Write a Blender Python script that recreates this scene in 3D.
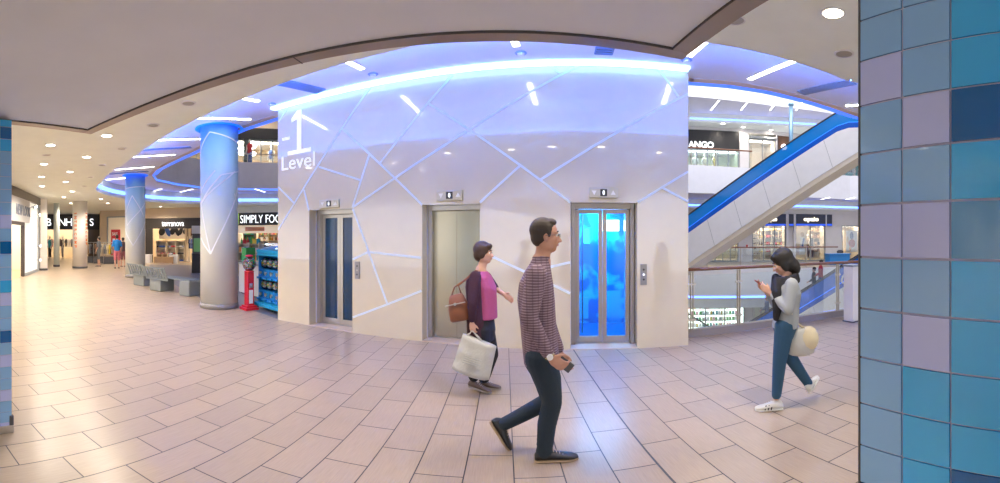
import bpy, bmesh, math, random
from math import sin, cos, tan, pi, radians
from mathutils import Vector, Matrix, noise
from mathutils.geometry import tessellate_polygon
random.seed(7)
SC = bpy.context.scene
COL = SC.collection
for o in list(bpy.data.objects):
    bpy.data.objects.remove(o)

# ------------------------------------------------------------------ camera (a stitched panorama), world, exposure
FX, FY, CX, YH, EYE = 390.0, 410.0, 500.46, 238.0, 1.6
cam = bpy.data.cameras.new('camera')
cam.type = 'PANO'
cam.panorama_type = 'EQUIRECTANGULAR'
cam.longitude_min = -CX / FX
cam.longitude_max = (1000 - CX) / FX
cam.latitude_min = -(483 - YH) / FY
cam.latitude_max = YH / FY
cam.clip_start = 0.02
cam_o = bpy.data.objects.new('camera', cam)
COL.objects.link(cam_o)
cam_o.location = (0, 0, EYE)
cam_o.rotation_euler = (pi / 2, 0, 0)
SC.camera = cam_o
SC.view_settings.view_transform = 'Standard'
SC.view_settings.look = 'None'
SC.view_settings.gamma = 1
SC.view_settings.use_curve_mapping = False
SC.view_settings.exposure = 0.42
w = bpy.data.worlds.new('world')
SC.world = w
w.use_nodes = True
w.node_tree.nodes['Background'].inputs[0].default_value = (0.93, 0.92, 0.95, 1)
w.node_tree.nodes['Background'].inputs[1].default_value = 1.5
SC.cycles.max_bounces = 8
SC.cycles.diffuse_bounces = 4
SC.cycles.glossy_bounces = 4
SC.cycles.transmission_bounces = 6
SC.cycles.transparent_max_bounces = 12
SC.cycles.sample_clamp_indirect = 6
SC.cycles.caustics_reflective = False
SC.cycles.caustics_refractive = False

# ------------------------------------------------------------------ where a point of the photograph lies in the place
def th(px): return (px - CX) / FX
def vv(py): return tan((YH - py) / FY)
def at_d(px, d, z=0.0):                       # at horizontal distance d
    return Vector((d * sin(th(px)), d * cos(th(px)), z))
def at_pd(px, py, d): return at_d(px, d, EYE + vv(py) * d)
def at_z(px, py, z):                          # on the horizontal plane z
    d = (z - EYE) / vv(py)
    return at_d(px, d, z)
def at_y(px, py, y):                          # on the plane Y = y
    d = y / cos(th(px))
    return at_pd(px, py, d)

# ------------------------------------------------------------------ materials
MATS = {}
def mat(name, col, rough=0.5, metal=0.0, emit=None, es=0.0, alpha=1.0, trans=0.0, spec=0.5, coat=0.0, bump=0.0, bscale=40):
    if name in MATS: return MATS[name]
    m = bpy.data.materials.new(name); m.use_nodes = True
    b = m.node_tree.nodes['Principled BSDF']
    b.inputs['Base Color'].default_value = (*col, 1)
    b.inputs['Roughness'].default_value = rough
    b.inputs['Metallic'].default_value = metal
    b.inputs['Specular IOR Level'].default_value = spec
    b.inputs['Coat Weight'].default_value = coat
    b.inputs['Alpha'].default_value = alpha
    b.inputs['Transmission Weight'].default_value = trans
    if emit:
        b.inputs['Emission Color'].default_value = (*emit, 1)
        b.inputs['Emission Strength'].default_value = es
    nt = m.node_tree
    tc = nt.nodes.new('ShaderNodeTexCoord')
    if not emit and alpha == 1 and trans == 0:  # faint mottling so that nothing is a flat fill
        n = nt.nodes.new('ShaderNodeTexNoise'); n.inputs['Scale'].default_value = 3.0
        n.inputs['Detail'].default_value = 4
        mx = nt.nodes.new('ShaderNodeMix'); mx.data_type = 'RGBA'
        mx.inputs[6].default_value = (*[c * 0.93 for c in col], 1)
        mx.inputs[7].default_value = (*[min(1, c * 1.05) for c in col], 1)
        nt.links.new(tc.outputs['Object'], n.inputs['Vector'])
        nt.links.new(n.outputs['Fac'], mx.inputs[0])
        nt.links.new(mx.outputs[2], b.inputs['Base Color'])
    if bump:
        n2 = nt.nodes.new('ShaderNodeTexNoise'); n2.inputs['Scale'].default_value = bscale
        bp = nt.nodes.new('ShaderNodeBump'); bp.inputs['Strength'].default_value = bump
        bp.inputs['Distance'].default_value = 0.01
        nt.links.new(tc.outputs['Object'], n2.inputs['Vector'])
        nt.links.new(n2.outputs['Fac'], bp.inputs['Height'])
        nt.links.new(bp.outputs['Normal'], b.inputs['Normal'])
    MATS[name] = m
    return m

def s2l(r, g, b):
    f = lambda c: (c / 255 / 12.92) if c / 255 <= 0.04045 else ((c / 255 + 0.055) / 1.055) ** 2.4
    return (f(r), f(g), f(b))

def clear_glass(name, tint, mixf=0.12, rough=0.02):
    m = bpy.data.materials.new(name); m.use_nodes = True
    nt = m.node_tree; nt.nodes.clear()
    out = nt.nodes.new('ShaderNodeOutputMaterial'); mx = nt.nodes.new('ShaderNodeMixShader')
    tr = nt.nodes.new('ShaderNodeBsdfTransparent'); gl = nt.nodes.new('ShaderNodeBsdfGlossy')
    tr.inputs[0].default_value = (*tint, 1); gl.inputs[0].default_value = (0.9, 0.95, 1, 1)
    gl.inputs['Roughness'].default_value = rough
    fr = nt.nodes.new('ShaderNodeFresnel'); fr.inputs[0].default_value = 1.45
    ma = nt.nodes.new('ShaderNodeMath'); ma.operation = 'ADD'; ma.use_clamp = True
    ma.inputs[1].default_value = mixf * 0.3
    nt.links.new(fr.outputs[0], ma.inputs[0]); nt.links.new(ma.outputs[0], mx.inputs[0])
    nt.links.new(tr.outputs[0], mx.inputs[1]); nt.links.new(gl.outputs[0], mx.inputs[2])
    nt.links.new(mx.outputs[0], out.inputs[0])
    MATS[name] = m
    return m

# ------------------------------------------------------------------ mesh building
class MB:
    """collects shapes; build() links them as ONE mesh object"""
    def __init__(s): s.bm = bmesh.new(); s.mi = 0
    def _m(s, faces):
        for f in faces: f.material_index = s.mi
    def box(s, c, d, M=None):
        r = bmesh.ops.create_cube(s.bm, size=1)
        T = Matrix.Translation(c) @ Matrix.Diagonal((*d, 1))
        if M is not None: T = M @ T
        bmesh.ops.transform(s.bm, matrix=T, verts=r['verts'])
        s._m({f for v in r['verts'] for f in v.link_faces}); return r['verts']
    def span(s, a, b, M=None):                # box between two opposite corners
        a, b = Vector(a), Vector(b)
        return s.box((a + b) / 2, [abs(x) for x in (b - a)], M)
    def bar(s, a, b, w_, h_, up=(0, 0, 1)):   # rectangular bar from a to b
        a, b = Vector(a), Vector(b); d = b - a
        z = d.normalized(); x = Vector(up).cross(z)
        if x.length < 1e-4: x = Vector((1, 0, 0))
        x.normalize(); y = z.cross(x)
        M = Matrix((x, y, z)).transposed().to_4x4(); M.translation = (a + b) / 2
        return s.box((0, 0, 0), (w_, h_, d.length), M)
    def cyl(s, a, b, r0, r1=None, n=16, caps=True):
        a, b = Vector(a), Vector(b); d = b - a; r1 = r0 if r1 is None else r1
        M = d.to_track_quat('Z', 'Y').to_matrix().to_4x4(); M.translation = (a + b) / 2
        r = bmesh.ops.create_cone(s.bm, cap_ends=caps, segments=n, radius1=r0, radius2=r1, depth=d.length, matrix=M)
        fs = {f for v in r['verts'] for f in v.link_faces}; s._m(fs)
        for f in fs: f.smooth = len(f.verts) == 4
        return r['verts']
    def ball(s, c, r, M=None, n=16):
        if not hasattr(r, '__len__'): r = (r, r, r)
        q = bmesh.ops.create_uvsphere(s.bm, u_segments=n, v_segments=max(6, n // 2), radius=1)
        T = Matrix.Translation(c) @ ((M.to_4x4() if M is not None else Matrix()) @ Matrix.Diagonal((*r, 1)))
        bmesh.ops.transform(s.bm, matrix=T, verts=q['verts'])
        fs = {f for v in q['verts'] for f in v.link_faces}; s._m(fs)
        for f in fs: f.smooth = True
        return q['verts']
    def tube(s, pts, r, n=8):
        pts = [Vector(p) for p in pts]
        rs = r if hasattr(r, '__len__') else [r] * len(pts)
        rings = []; px = None
        for i, p in enumerate(pts):
            t = (pts[min(i + 1, len(pts) - 1)] - pts[max(i - 1, 0)]).normalized()
            x = px - t * px.dot(t) if px is not None else t.orthogonal()
            x.normalize(); px = x; y = t.cross(x)
            rings.append([s.bm.verts.new(p + (x * cos(2 * pi * k / n) + y * sin(2 * pi * k / n)) * rs[i]) for k in range(n)])
        s.rings(rings)
    def rings(s, rings, smooth=True, caps=True):
        fs = []
        n = len(rings[0])
        for a, b in zip(rings, rings[1:]):
            for k in range(n):
                f = s.bm.faces.new((a[k], a[(k + 1) % n], b[(k + 1) % n], b[k])); f.smooth = smooth; fs.append(f)
        if caps:
            fs.append(s.bm.faces.new(list(reversed(rings[0])))); fs.append(s.bm.faces.new(rings[-1]))
        s._m(fs)
    def loft(s, spec, n=16):                  # spec: (centre, half-axis vector a, half-axis vector b)
        rg = []
        for c, a, b in spec:
            c, a, b = Vector(c), Vector(a), Vector(b)
            rg.append([s.bm.verts.new(c + a * cos(2 * pi * k / n) + b * sin(2 * pi * k / n)) for k in range(n)])
        s.rings(rg)
    def lathe(s, prof, c=(0, 0, 0), n=32, caps=True):
        c = Vector(c)
        s.rings([[s.bm.verts.new(c + Vector((r * cos(2 * pi * k / n), r * sin(2 * pi * k / n), z))) for k in range(n)] for r, z in prof], caps=caps)
    def prism(s, loops, z0, z1, M=None):      # loops: outer outline, then holes, in 2-D
        vs2 = [[Vector((p[0], p[1], 0)) for p in L] for L in loops]
        tris = tessellate_polygon(vs2)
        flat = [v for L in vs2 for v in L]
        T = M if M is not None else Matrix()
        bot = [s.bm.verts.new(T @ Vector((v.x, v.y, z0))) for v in flat]
        top = [s.bm.verts.new(T @ Vector((v.x, v.y, z1))) for v in flat]
        fs = []
        for t in tris:
            for L, rv in ((bot, True), (top, False)):
                try: fs.append(s.bm.faces.new([L[i] for i in (reversed(t) if rv else t)]))
                except ValueError: pass
        k = 0
        for L in vs2:
            m = len(L)
            for i in range(m):
                a, b = k + i, k + (i + 1) % m
                try: fs.append(s.bm.faces.new((bot[a], bot[b], top[b], top[a])))
                except ValueError: pass
            k += m
        s._m(fs)
    def quad(s, pts):
        f = s.bm.faces.new([s.bm.verts.new(p) for p in pts]); s._m([f]); return f
    def build(s, name, m, parent=None, bevel=0.0, recalc=True):
        if recalc: bmesh.ops.recalc_face_normals(s.bm, faces=s.bm.faces)
        me = bpy.data.meshes.new(name); s.bm.to_mesh(me); s.bm.free()
        o = bpy.data.objects.new(name, me); COL.objects.link(o)
        for x in (m if isinstance(m, (list, tuple)) else [m]): me.materials.append(x)
        if parent is not None: put(o, parent)
        if bevel:
            b = o.modifiers.new('bevel', 'BEVEL'); b.width = bevel; b.segments = 2; b.limit_method = 'ANGLE'
        return o

def put(o, parent):
    """parent keeping the world placement"""
    o.parent = parent
    M = Matrix(); q = parent; chain = []
    while q is not None: chain.append(q); q = q.parent
    for q in reversed(chain): M = M @ q.matrix_basis
    mb = M.inverted() @ o.matrix_basis
    if o.type == 'MESH': o.data.transform(mb)
    else: o.matrix_basis = mb

def tag(o, label, cat, group=None, kind=None):
    if label: o['label'] = label
    if cat: o['category'] = cat
    if group: o['group'] = group
    if kind: o['kind'] = kind
    return o
def thing(name, loc, label, cat, group=None, rz=0.0, kind=None):
    o = bpy.data.objects.new(name, None); COL.objects.link(o)
    o.location = loc; o.rotation_euler = (0, 0, rz); o.empty_display_size = 0.1
    return tag(o, label, cat, group, kind)
def struct(o, label=None, cat=None): return tag(o, label, cat, None, 'structure')
def lab(o, label): o['label'] = label; return o
def copy_tree(o, parent=None):
    c = o.copy(); COL.objects.link(c)
    if parent is not None: c.parent = parent
    for ch in list(o.children): copy_tree(ch, c)
    return c

def text_mesh(name, s, m, M, parent=None, width=None, height=None, depth=0.01, bold=0.0, sx=1.0):
    cu = bpy.data.curves.new(name, 'FONT'); cu.body = s; cu.size = 1; cu.offset = bold; cu.extrude = 0.5
    cu.align_x = 'LEFT'; cu.resolution_u = 3
    t = bpy.data.objects.new(name, cu); COL.objects.link(t)
    dg = bpy.context.evaluated_depsgraph_get(); dg.update()
    me = bpy.data.meshes.new_from_object(t.evaluated_get(dg))
    bpy.data.objects.remove(t)
    xs = [v.co.x for v in me.vertices]; ys = [v.co.y for v in me.vertices]
    x0, x1, y0, y1 = min(xs), max(xs), min(ys), max(ys)
    kx = width / (x1 - x0) if width else height / (y1 - y0) * sx
    ky = height / (y1 - y0) if height else kx
    me.transform(Matrix.Diagonal((kx, ky, depth, 1)) @ Matrix.Translation((-(x0 + x1) / 2, -(y0 + y1) / 2, 0)))
    me.transform(M); me.materials.clear(); me.materials.append(m)
    o = bpy.data.objects.new(name, me); COL.objects.link(o)
    if parent is not None: put(o, parent)
    return o

class Plane:
    """vertical plane through ground points A, B; u runs A->B, n points to the camera side"""
    def __init__(s, A, B):
        s.A = Vector((A[0], A[1], 0)); s.B = Vector((B[0], B[1], 0))
        s.u = (s.B - s.A).normalized(); s.n = Vector((s.u.y, -s.u.x, 0))
        if s.n.dot(-s.A) < 0: s.n = -s.n
        s.L = (s.B - s.A).length
        # matrix: local x=u, local y=up, local z=n
        s.M = Matrix((s.u, Vector((0, 0, 1)), s.n)).transposed().to_4x4(); s.M.translation = s.A
        s.right = s.u.cross(Vector((0, 0, 1))).dot(s.n) > 0
    def uv(s, px, py):
        t = th(px); d = Vector((sin(t), cos(t), 0))
        k = s.A.dot(s.n) / d.dot(s.n)
        return ((d * k - s.A).dot(s.u), EYE + vv(py) * k)
    def uz(s, px, py=238): return s.uv(px, py)
    def pt(s, u, z, n=0.0): return s.A + s.u * u + s.n * n + Vector((0, 0, z))
    def px(s, px, py, n=0.0): return s.pt(*s.uv(px, py), n)
    def box(s, mb, u0, z0, u1, z1, n0, n1):
        c = ((u0 + u1) / 2, (z0 + z1) / 2, (n0 + n1) / 2)
        return mb.box(c, (abs(u1 - u0), abs(z1 - z0), abs(n1 - n0)), s.M)
    def pbox(s, mb, x0, y0, x1, y1, n0, n1, z0=None, z1=None):   # from pixel corners (y0 top)
        xm = (x0 + x1) / 2
        zb = s.uv(xm, y1)[1] if z0 is None else z0
        zt = s.uv(xm, y0)[1] if z1 is None else z1
        return s.box(mb, s.uv(x0, y1)[0], zb, s.uv(x1, y0)[0], zt, n0, n1)
    def text(s, name, body, m, x0, y0, x1, y1, parent=None, n=0.02, depth=0.02, bold=0.0):
        ua, ub = s.uv(x0, y0)[0], s.uv(x1, y0)[0]; xm = (x0 + x1) / 2
        za, zb = s.uv(xm, y1)[1], s.uv(xm, y0)[1]
        M = s.M @ Matrix.Translation(((ua + ub) / 2, (za + zb) / 2, n))
        return text_mesh(name, body, m, M, parent, abs(ub - ua), abs(zb - za), depth, bold)
# ------------------------------------------------------------------ palette
cream = mat('cream_plaster', (0.90, 0.95, 0.88), 0.5)
mauve = mat('warm_grey_plaster', (0.76, 0.80, 0.92), 0.7)
white_p = mat('white_plaster', (0.86, 0.86, 0.88), 0.5)
soffit_m = mat('soffit_plaster', (0.78, 0.78, 0.84), 0.55)
bronze = mat('bronze_trim', (0.33, 0.27, 0.22), 0.35, 0.4)
dark_line = mat('dark_shadow_gap', (0.06, 0.05, 0.05), 0.6)
steel = mat('brushed_steel', (0.55, 0.52, 0.48), 0.3, 0.9)
steel_d = mat('bronze_steel', (0.40, 0.35, 0.31), 0.35, 0.8)
black = mat('black_panel', (0.018, 0.018, 0.02), 0.4)
navy = mat('navy_panel', (0.02, 0.025, 0.06), 0.35)
whitem = mat('white_gloss', (0.85, 0.85, 0.86), 0.3)
greym = mat('grey_paint', (0.32, 0.35, 0.37), 0.45)
darkg = mat('dark_grey', (0.08, 0.08, 0.09), 0.5)
concrete = mat('terrazzo_grey', (0.20, 0.22, 0.22), 0.6, bump=0.2, bscale=90)
wood_rail = mat('brown_wood_rail', (0.22, 0.09, 0.045), 0.35)
beige_stone = mat('beige_stone', (0.62, 0.50, 0.40), 0.4)
line_m = mat('pale_blue_line', (0.74, 0.84, 1.0), 0.35)
led_blue = mat('blue_led', (0.1, 0.2, 0.8), emit=(0.10, 0.24, 1.0), es=8)
led_wall = mat('wall_top_led', (0.5, 0.7, 1), emit=(0.22, 0.40, 1.0), es=4)
led_far = mat('far_blue_led', (0.1, 0.2, 0.8), emit=(0.10, 0.22, 1.0), es=4)
led_dim = mat('dim_blue_led', (0.1, 0.2, 0.8), emit=(0.06, 0.18, 1.0), es=1.6)
led_near = mat('near_blue_led', (0.1, 0.2, 0.8), emit=(0.07, 0.21, 1.0), es=200)
strip_e = mat('white_strip_lamp', (1, 1, 1), emit=(0.93, 0.95, 1.0), es=11)
strip_far = mat('far_strip_lamp', (1, 1, 1), emit=(0.93, 0.95, 1.0), es=4)
lamp_e = mat('warm_lamp', (1, 1, 1), emit=(1.0, 0.90, 0.74), es=14)
shop_e = mat('shop_lamp', (1, 1, 1), emit=(1.0, 0.86, 0.66), es=13)
shopw_e = mat('cool_shop_lamp', (1, 1, 1), emit=(0.86, 1.0, 0.92), es=7)
sign_e = mat('lit_white_letters', (1, 1, 1), emit=(0.92, 0.97, 1.0), es=1.15)
glass = clear_glass('railing_glass', (0.93, 0.97, 0.98))
glass_s = clear_glass('shop_glass', (0.96, 0.98, 0.98), 0.2)
blueglass = mat('blue_balustrade_glass', (0.0, 0.26, 0.80), 0.1, coat=0.3, alpha=0.85)  # LED glow put into the glass colour, over its blue tint
mats_red = mat('red_paint', (0.62, 0.02, 0.03), 0.35)
mats_blue = mat('blue_plastic', (0.01, 0.22, 0.60), 0.35)
warmwall = mat('warm_shop_wall', (0.80, 0.68, 0.50), 0.6)
shopfloor = mat('shop_wood_floor', (0.55, 0.40, 0.24), 0.35)

ZS, ZC, ZF1, ZF2 = 4.18, 3.55, 5.8, 11.6
P2 = lambda v: (v.x, v.y)

# ------------------------------------------------------------------ floor: running-bond beige tiles
def floor_material():
    m = bpy.data.materials.new('beige_floor_tiles'); m.use_nodes = True
    nt = m.node_tree; b = nt.nodes['Principled BSDF']
    tc = nt.nodes.new('ShaderNodeTexCoord'); mp = nt.nodes.new('ShaderNodeMapping')
    # courses run along +Y; brick rows along the rotated texture X
    mp.inputs['Rotation'].default_value = (0, 0, radians(90) - 0.0112)
    mp.vector_type = 'TEXTURE'
    mp.inputs['Location'].default_value = (0.0558, -0.12, 0)
    br = nt.nodes.new('ShaderNodeTexBrick')
    br.offset = 0.5; br.squash = 1
    br.inputs['Scale'].default_value = 1
    br.inputs['Brick Width'].default_value = 0.632
    br.inputs['Row Height'].default_value = 0.3136
    br.inputs['Mortar Size'].default_value = 0.0045
    br.inputs['Mortar Smooth'].default_value = 0.1
    br.inputs['Bias'].default_value = -0.1
    br.inputs['Color1'].default_value = (0.44, 0.345, 0.25, 1)
    br.inputs['Color2'].default_value = (0.38, 0.30, 0.225, 1)
    br.inputs['Mortar'].default_value = (0.045, 0.04, 0.045, 1)
    nz = nt.nodes.new('ShaderNodeTexNoise'); nz.inputs['Scale'].default_value = 2.2; nz.inputs['Detail'].default_value = 5
    mx = nt.nodes.new('ShaderNodeMix'); mx.data_type = 'RGBA'; mx.blend_type = 'MULTIPLY'; mx.inputs[0].default_value = 0.35
    n3 = nt.nodes.new('ShaderNodeTexNoise'); n3.inputs['Scale'].default_value = 1.0; n3.inputs['Detail'].default_value = 3
    mp3 = nt.nodes.new('ShaderNodeMapping'); mp3.inputs['Scale'].default_value = (120, 6, 1)
    cr = nt.nodes.new('ShaderNodeValToRGB')
    cr.color_ramp.elements[0].color = (0.82, 0.82, 0.82, 1); cr.color_ramp.elements[1].color = (1.08, 1.06, 1.04, 1)
    nt.links.new(tc.outputs['Object'], mp.inputs[0]); nt.links.new(mp.outputs[0], br.inputs[0])
    nt.links.new(tc.outputs['Object'], nz.inputs[0])
    nt.links.new(tc.outputs['Object'], mp3.inputs[0]); nt.links.new(mp3.outputs[0], n3.inputs[0])
    nt.links.new(nz.outputs['Fac'], cr.inputs[0])
    nt.links.new(br.outputs['Color'], mx.inputs[6]); nt.links.new(cr.outputs[0], mx.inputs[7])
    mx2 = nt.nodes.new('ShaderNodeMix'); mx2.data_type = 'RGBA'; mx2.blend_type = 'OVERLAY'; mx2.inputs[0].default_value = 0.18
    nt.links.new(mx.outputs[2], mx2.inputs[6]); nt.links.new(n3.outputs['Fac'], mx2.inputs[7])
    nt.links.new(mx2.outputs[2], b.inputs['Base Color'])
    b.inputs['Roughness'].default_value = 0.3
    b.inputs['Specular IOR Level'].default_value = 0.5
    bp = nt.nodes.new('ShaderNodeBump'); bp.invert = True; bp.inputs['Strength'].default_value = 0.3; bp.inputs['Distance'].default_value = 0.002
    nt.links.new(br.outputs['Fac'], bp.inputs['Height']); nt.links.new(bp.outputs['Normal'], b.inputs['Normal'])
    return m
floor_m = floor_material()

# voids
near_edge = [at_z(689, 337.8, 0), at_z(729, 333, 0), at_z(770, 327, 0), at_z(810, 321, 0), at_z(850, 315, 0)]
e0 = near_edge[0] + (near_edge[0] - near_edge[1]).normalized() * 0.9
V0 = [P2(e0)] + [P2(v) for v in near_edge] + [(9.4, 4.7), (13.5, 4.6), (17, 5.6), (19.5, 8.2), (20.2, 11.5), (18.8, 14.2), P2(at_d(810, 22.4)),
      P2(at_d(770, 22.0)), P2(at_d(730, 21.8)), P2(at_d(689, 21.8)), P2(at_d(640, 21.8)), (3.0, 21.0)]
V1 = [P2(e0)] + [P2(at_z(690.5, 81.9, ZS)), P2(at_z(731, 85, ZS)), P2(at_z(771.4, 91.4, ZS)), P2(at_z(815, 102.5, ZS)), P2(at_z(858, 117, ZS))] + \
     [(9.8, 4.0), (14.5, 3.6), (19.5, 5), (23.5, 9), (24, 13), P2(at_d(850, 27.5)), P2(at_d(810, 26.0)), P2(at_d(770, 25)), P2(at_d(730, 24)),
      P2(at_d(690, 23.3)), P2(at_d(640, 22.8)), (3.0, 22.5)]
VL = [P2(at_z(277.8, 117.2, ZS)), P2(at_z(238.6, 130.3, ZS)), P2(at_z(199.8, 149, ZS)), P2(at_z(170.6, 163, ZS)), P2(at_z(157, 170, ZS)),
      P2(at_z(151.8, 175.5, ZS)), P2(at_z(156.6, 182, ZS)), P2(at_z(176.7, 186.3, ZS)), P2(at_z(199.8, 189.3, ZS)), P2(at_z(240, 191, ZS)), P2(at_z(278, 191.5, ZS)),
      P2(at_d(320, 22.5)), P2(at_d(380, 21.5)), (-3.2, 14), (-3.9, 8.6)]
OUT = [(-48, -8), (44, -8), (44, 46), (-48, 46)]
mb = MB(); mb.prism([OUT, V0], -0.012, 0.0); fl = struct(mb.build('floor', floor_m))
mb = MB(); mb.prism([OUT, V0], -1.62, -0.013); struct(mb.build('floor', white_p), 'white slab edge around the open well')
mb = MB(); mb.prism([OUT], -5.9, -5.8); struct(mb.build('floor', mat('lower_floor', (0.62, 0.52, 0.42), 0.3)))
mb = MB(); mb.prism([OUT, V1, VL], ZS, ZF1); struct(mb.build('ceiling', soffit_m), 'blue-lit soffit around the open well')
mb = MB(); mb.prism([OUT, V1], ZS + 5.8, ZF2); struct(mb.build('ceiling', soffit_m))
SKY = [(x * 0.92 + 1.0, y * 0.92 + 1.0) for x, y in V1]
mb = MB(); mb.prism([OUT, SKY], 15.0, 15.2); struct(mb.build('ceiling', white_p), 'unseen roof with an opening added to light the well')  # unseen opening shaped to let daylight onto the parapets
for nm, loc, sx, sy, en in (('fill_light', (11.5, 13, 14.9), 14, 12, 1300), ('fill_light', (-12, 14, 14.8), 10, 8, 1500)):  # unseen area lights added to brighten the parapets and the left gallery
    ld = bpy.data.lights.new(nm, 'AREA'); ld.shape = 'RECTANGLE'; ld.size = sx; ld.size_y = sy; ld.energy = en; ld.color = (0.95, 0.96, 1.0)
    lo = bpy.data.objects.new(nm, ld); COL.objects.link(lo); lo.location = loc
# dark expansion joint running from the glass lift
a = at_z(573, 348.7, 0); b = at_z(674.6, 483, 0)
mb = MB(); mb.bar(a + Vector((0, 0, 0.0005)), a + (b - a) * 1.6 + Vector((0, 0, 0.0005)), 0.012, 0.003)
struct(mb.build('trim_1', darkg))
# grey-blue patch of floor at the left
pg = [P2(at_z(278, 319, 0)), P2(at_z(243, 307, 0)), P2(at_z(201, 298.5, 0)), P2(at_z(170, 282, 0)), P2(at_z(148, 271, 0)), P2(at_d(150, 24.5)), P2(at_d(200, 24)), P2(at_d(240, 18)), P2(at_d(300, 17)), (-3.6, 10.2)]
mb = MB(); mb.prism([pg], 0.0005, 0.004); struct(mb.build('floor', mat('grey_blue_floor', (0.16, 0.17, 0.22), 0.3)))

# cream ceiling with the big curved opening
opn = [(96.3, 188.3), (104, 178.5), (114.4, 169.2), (130.5, 157.1), (156.6, 139.1), (191.7, 120), (235, 100.4), (277.8, 83.1), (337.5, 63.2), (397.4, 47.7), (412.9, 43.9)]
opn_r = [(704.8, 40.4), (730, 44.2), (760, 50.5), (796.2, 60), (826, 70), (856.2, 81.9)]
B0 = [at_z(*p, ZC) for p in opn]; B1 = [at_z(*p, ZC) for p in opn_r]
mid = [B0[-1].lerp(B1[0], t) + Vector((0, 0.12 * sin(pi * t), 0)) for t in (0.25, 0.5, 0.75)]
far_l = [at_z(*p, ZC) for p in [(97, 191), (103, 194), (112, 196.3), (125.5, 198.8), (150.6, 201.8), (175, 203.3), (199.8, 204), (240, 204.5), (280, 204.5)]]
far_l.reverse()
OPN = [P2(v) for v in B0 + mid + B1] + [(7.5, 1.2), (14, 0.2), (22, 2.5), (28, 8), (29.5, 15), P2(at_d(850, 29.0)), P2(at_d(810, 28.0)), P2(at_d(770, 27.5)), P2(at_d(730, 27.5)), P2(at_d(690, 27)),
       P2(at_d(560, 26)), P2(at_d(440, 25))] + [P2(v) for v in far_l]
mauve_poly = [(-3.18, -8), (0.92, -8), (0.92, 1.826), (-3.18, 1.826)]
mb = MB(); mb.prism([OUT, OPN, mauve_poly], ZC, ZS - 0.001); struct(mb.build('ceiling', cream), 'cream ceiling with round downlights')
mb = MB(); mb.prism([[(-48, 16), (-22, 16), P2(at_d(200, 26)), P2(at_d(300, 26)), (3, 27.5), P2(at_d(690, 26.6)), P2(at_d(730, 27.0)), P2(at_d(770, 27.5)), P2(at_d(810, 28)), P2(at_d(850, 29)), (30, 16), (44, 12), (44, 46), (-48, 46)]], ZC + 5.8, ZS + 5.799)
struct(mb.build('ceiling', cream))
mb = MB(); mb.prism([OUT, [P2(Vector(v).lerp(Vector((11, 13)), -0.12)) if v[1] > 15 else v for v in V0]], ZC - 5.8, -1.621); struct(mb.build('ceiling', cream))
# dropped ceiling over the camera with its bronze edge
HZ = 2.56
mb = MB(); mb.prism([mauve_poly], HZ, ZS - 0.002); struct(mb.build('ceiling', mauve), 'warm grey dropped ceiling with a bronze edge')
mb = MB()
mb.span((-3.18, 1.733, HZ - 0.012), (0.92, 1.826, HZ)); mb.span((-3.18, -6, HZ - 0.012), (-3.08, 1.733, HZ)); mb.span((0.82, -6, HZ - 0.012), (0.92, 1.733, HZ))
struct(mb.build('trim_2', bronze, bevel=0.003))
mb = MB()
mb.span((-3.08, 1.729, HZ - 0.014), (0.82, 1.733, HZ)); mb.span((-3.08, -6, HZ - 0.012), (-3.076, 1.722, HZ)); mb.span((0.816, -6, HZ - 0.012), (0.82, 1.722, HZ))
for x in (-1.02,): mb.span((x, 1.733, HZ - 0.014), (x + 0.006, 1.827, HZ - 0.0115))
struct(mb.build('trim_3', dark_line))
# ------------------------------------------------------------------ blue LED coves
def edge_strip(name, pts, z0, z1, off, m, label):
    mb = MB()
    for a, b in zip(pts, pts[1:]):
        a, b = Vector(a), Vector(b); d = (b - a).normalized(); n = Vector((-d.y, d.x)) * off
        mb.bar((a.x + n.x, a.y + n.y, (z0 + z1) / 2), (b.x + n.x, b.y + n.y, (z0 + z1) / 2), abs(z1 - z0), 0.03, up=(d.y, -d.x, 0))
    return struct(mb.build(name, m), label)
def strip_along(pts, z, w_, h_, n_off=0.0):
    mb = MB()
    for a, b in zip(pts, pts[1:]):
        d = (Vector(b) - Vector(a)).normalized(); n = Vector((-d.y, d.x)) * n_off
        mb.span((0, 0, 0), (0, 0, 0)) if False else None
        A = Vector((a[0] + n.x - d.x * 0.01, a[1] + n.y - d.y * 0.01, z)); B = Vector((b[0] + n.x + d.x * 0.01, b[1] + n.y + d.y * 0.01, z))
        mb.bar(A, B, w_, h_)
    return mb
# far rim of the opening (left), upper part of its fascia
far_left_rim = [P2(v) for v in far_l] + [P2(v) for v in B0[:4]]
struct(strip_along(far_left_rim, ZC + 0.26, 0.05, 0.16, 0.0).build('trim_4', led_far), 'blue light line along the far ceiling rim')
i0 = OPN.index(P2(at_d(850, 29.0)))
struct(strip_along(OPN[i0 - 2:i0 + 7], ZC + 0.22, 0.05, 0.10).build('trim_5', led_far))
LS = 1
rim_pts = [P2(v) for v in B0[2:] + mid + B1] + [(7.5, 1.2)]
struct(strip_along(rim_pts, ZC + 0.07, 0.16, 0.015, LS * 0.08).build('trim_13', cream)); struct(strip_along(rim_pts, ZC + 0.09, 0.012, 0.05, LS * 0.155).build('trim_14', cream))
struct(strip_along(rim_pts, ZC + 0.09, 0.10, 0.02, LS * 0.06).build('trim_12', led_near), 'blue light line hidden behind the near ceiling rim')
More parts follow.
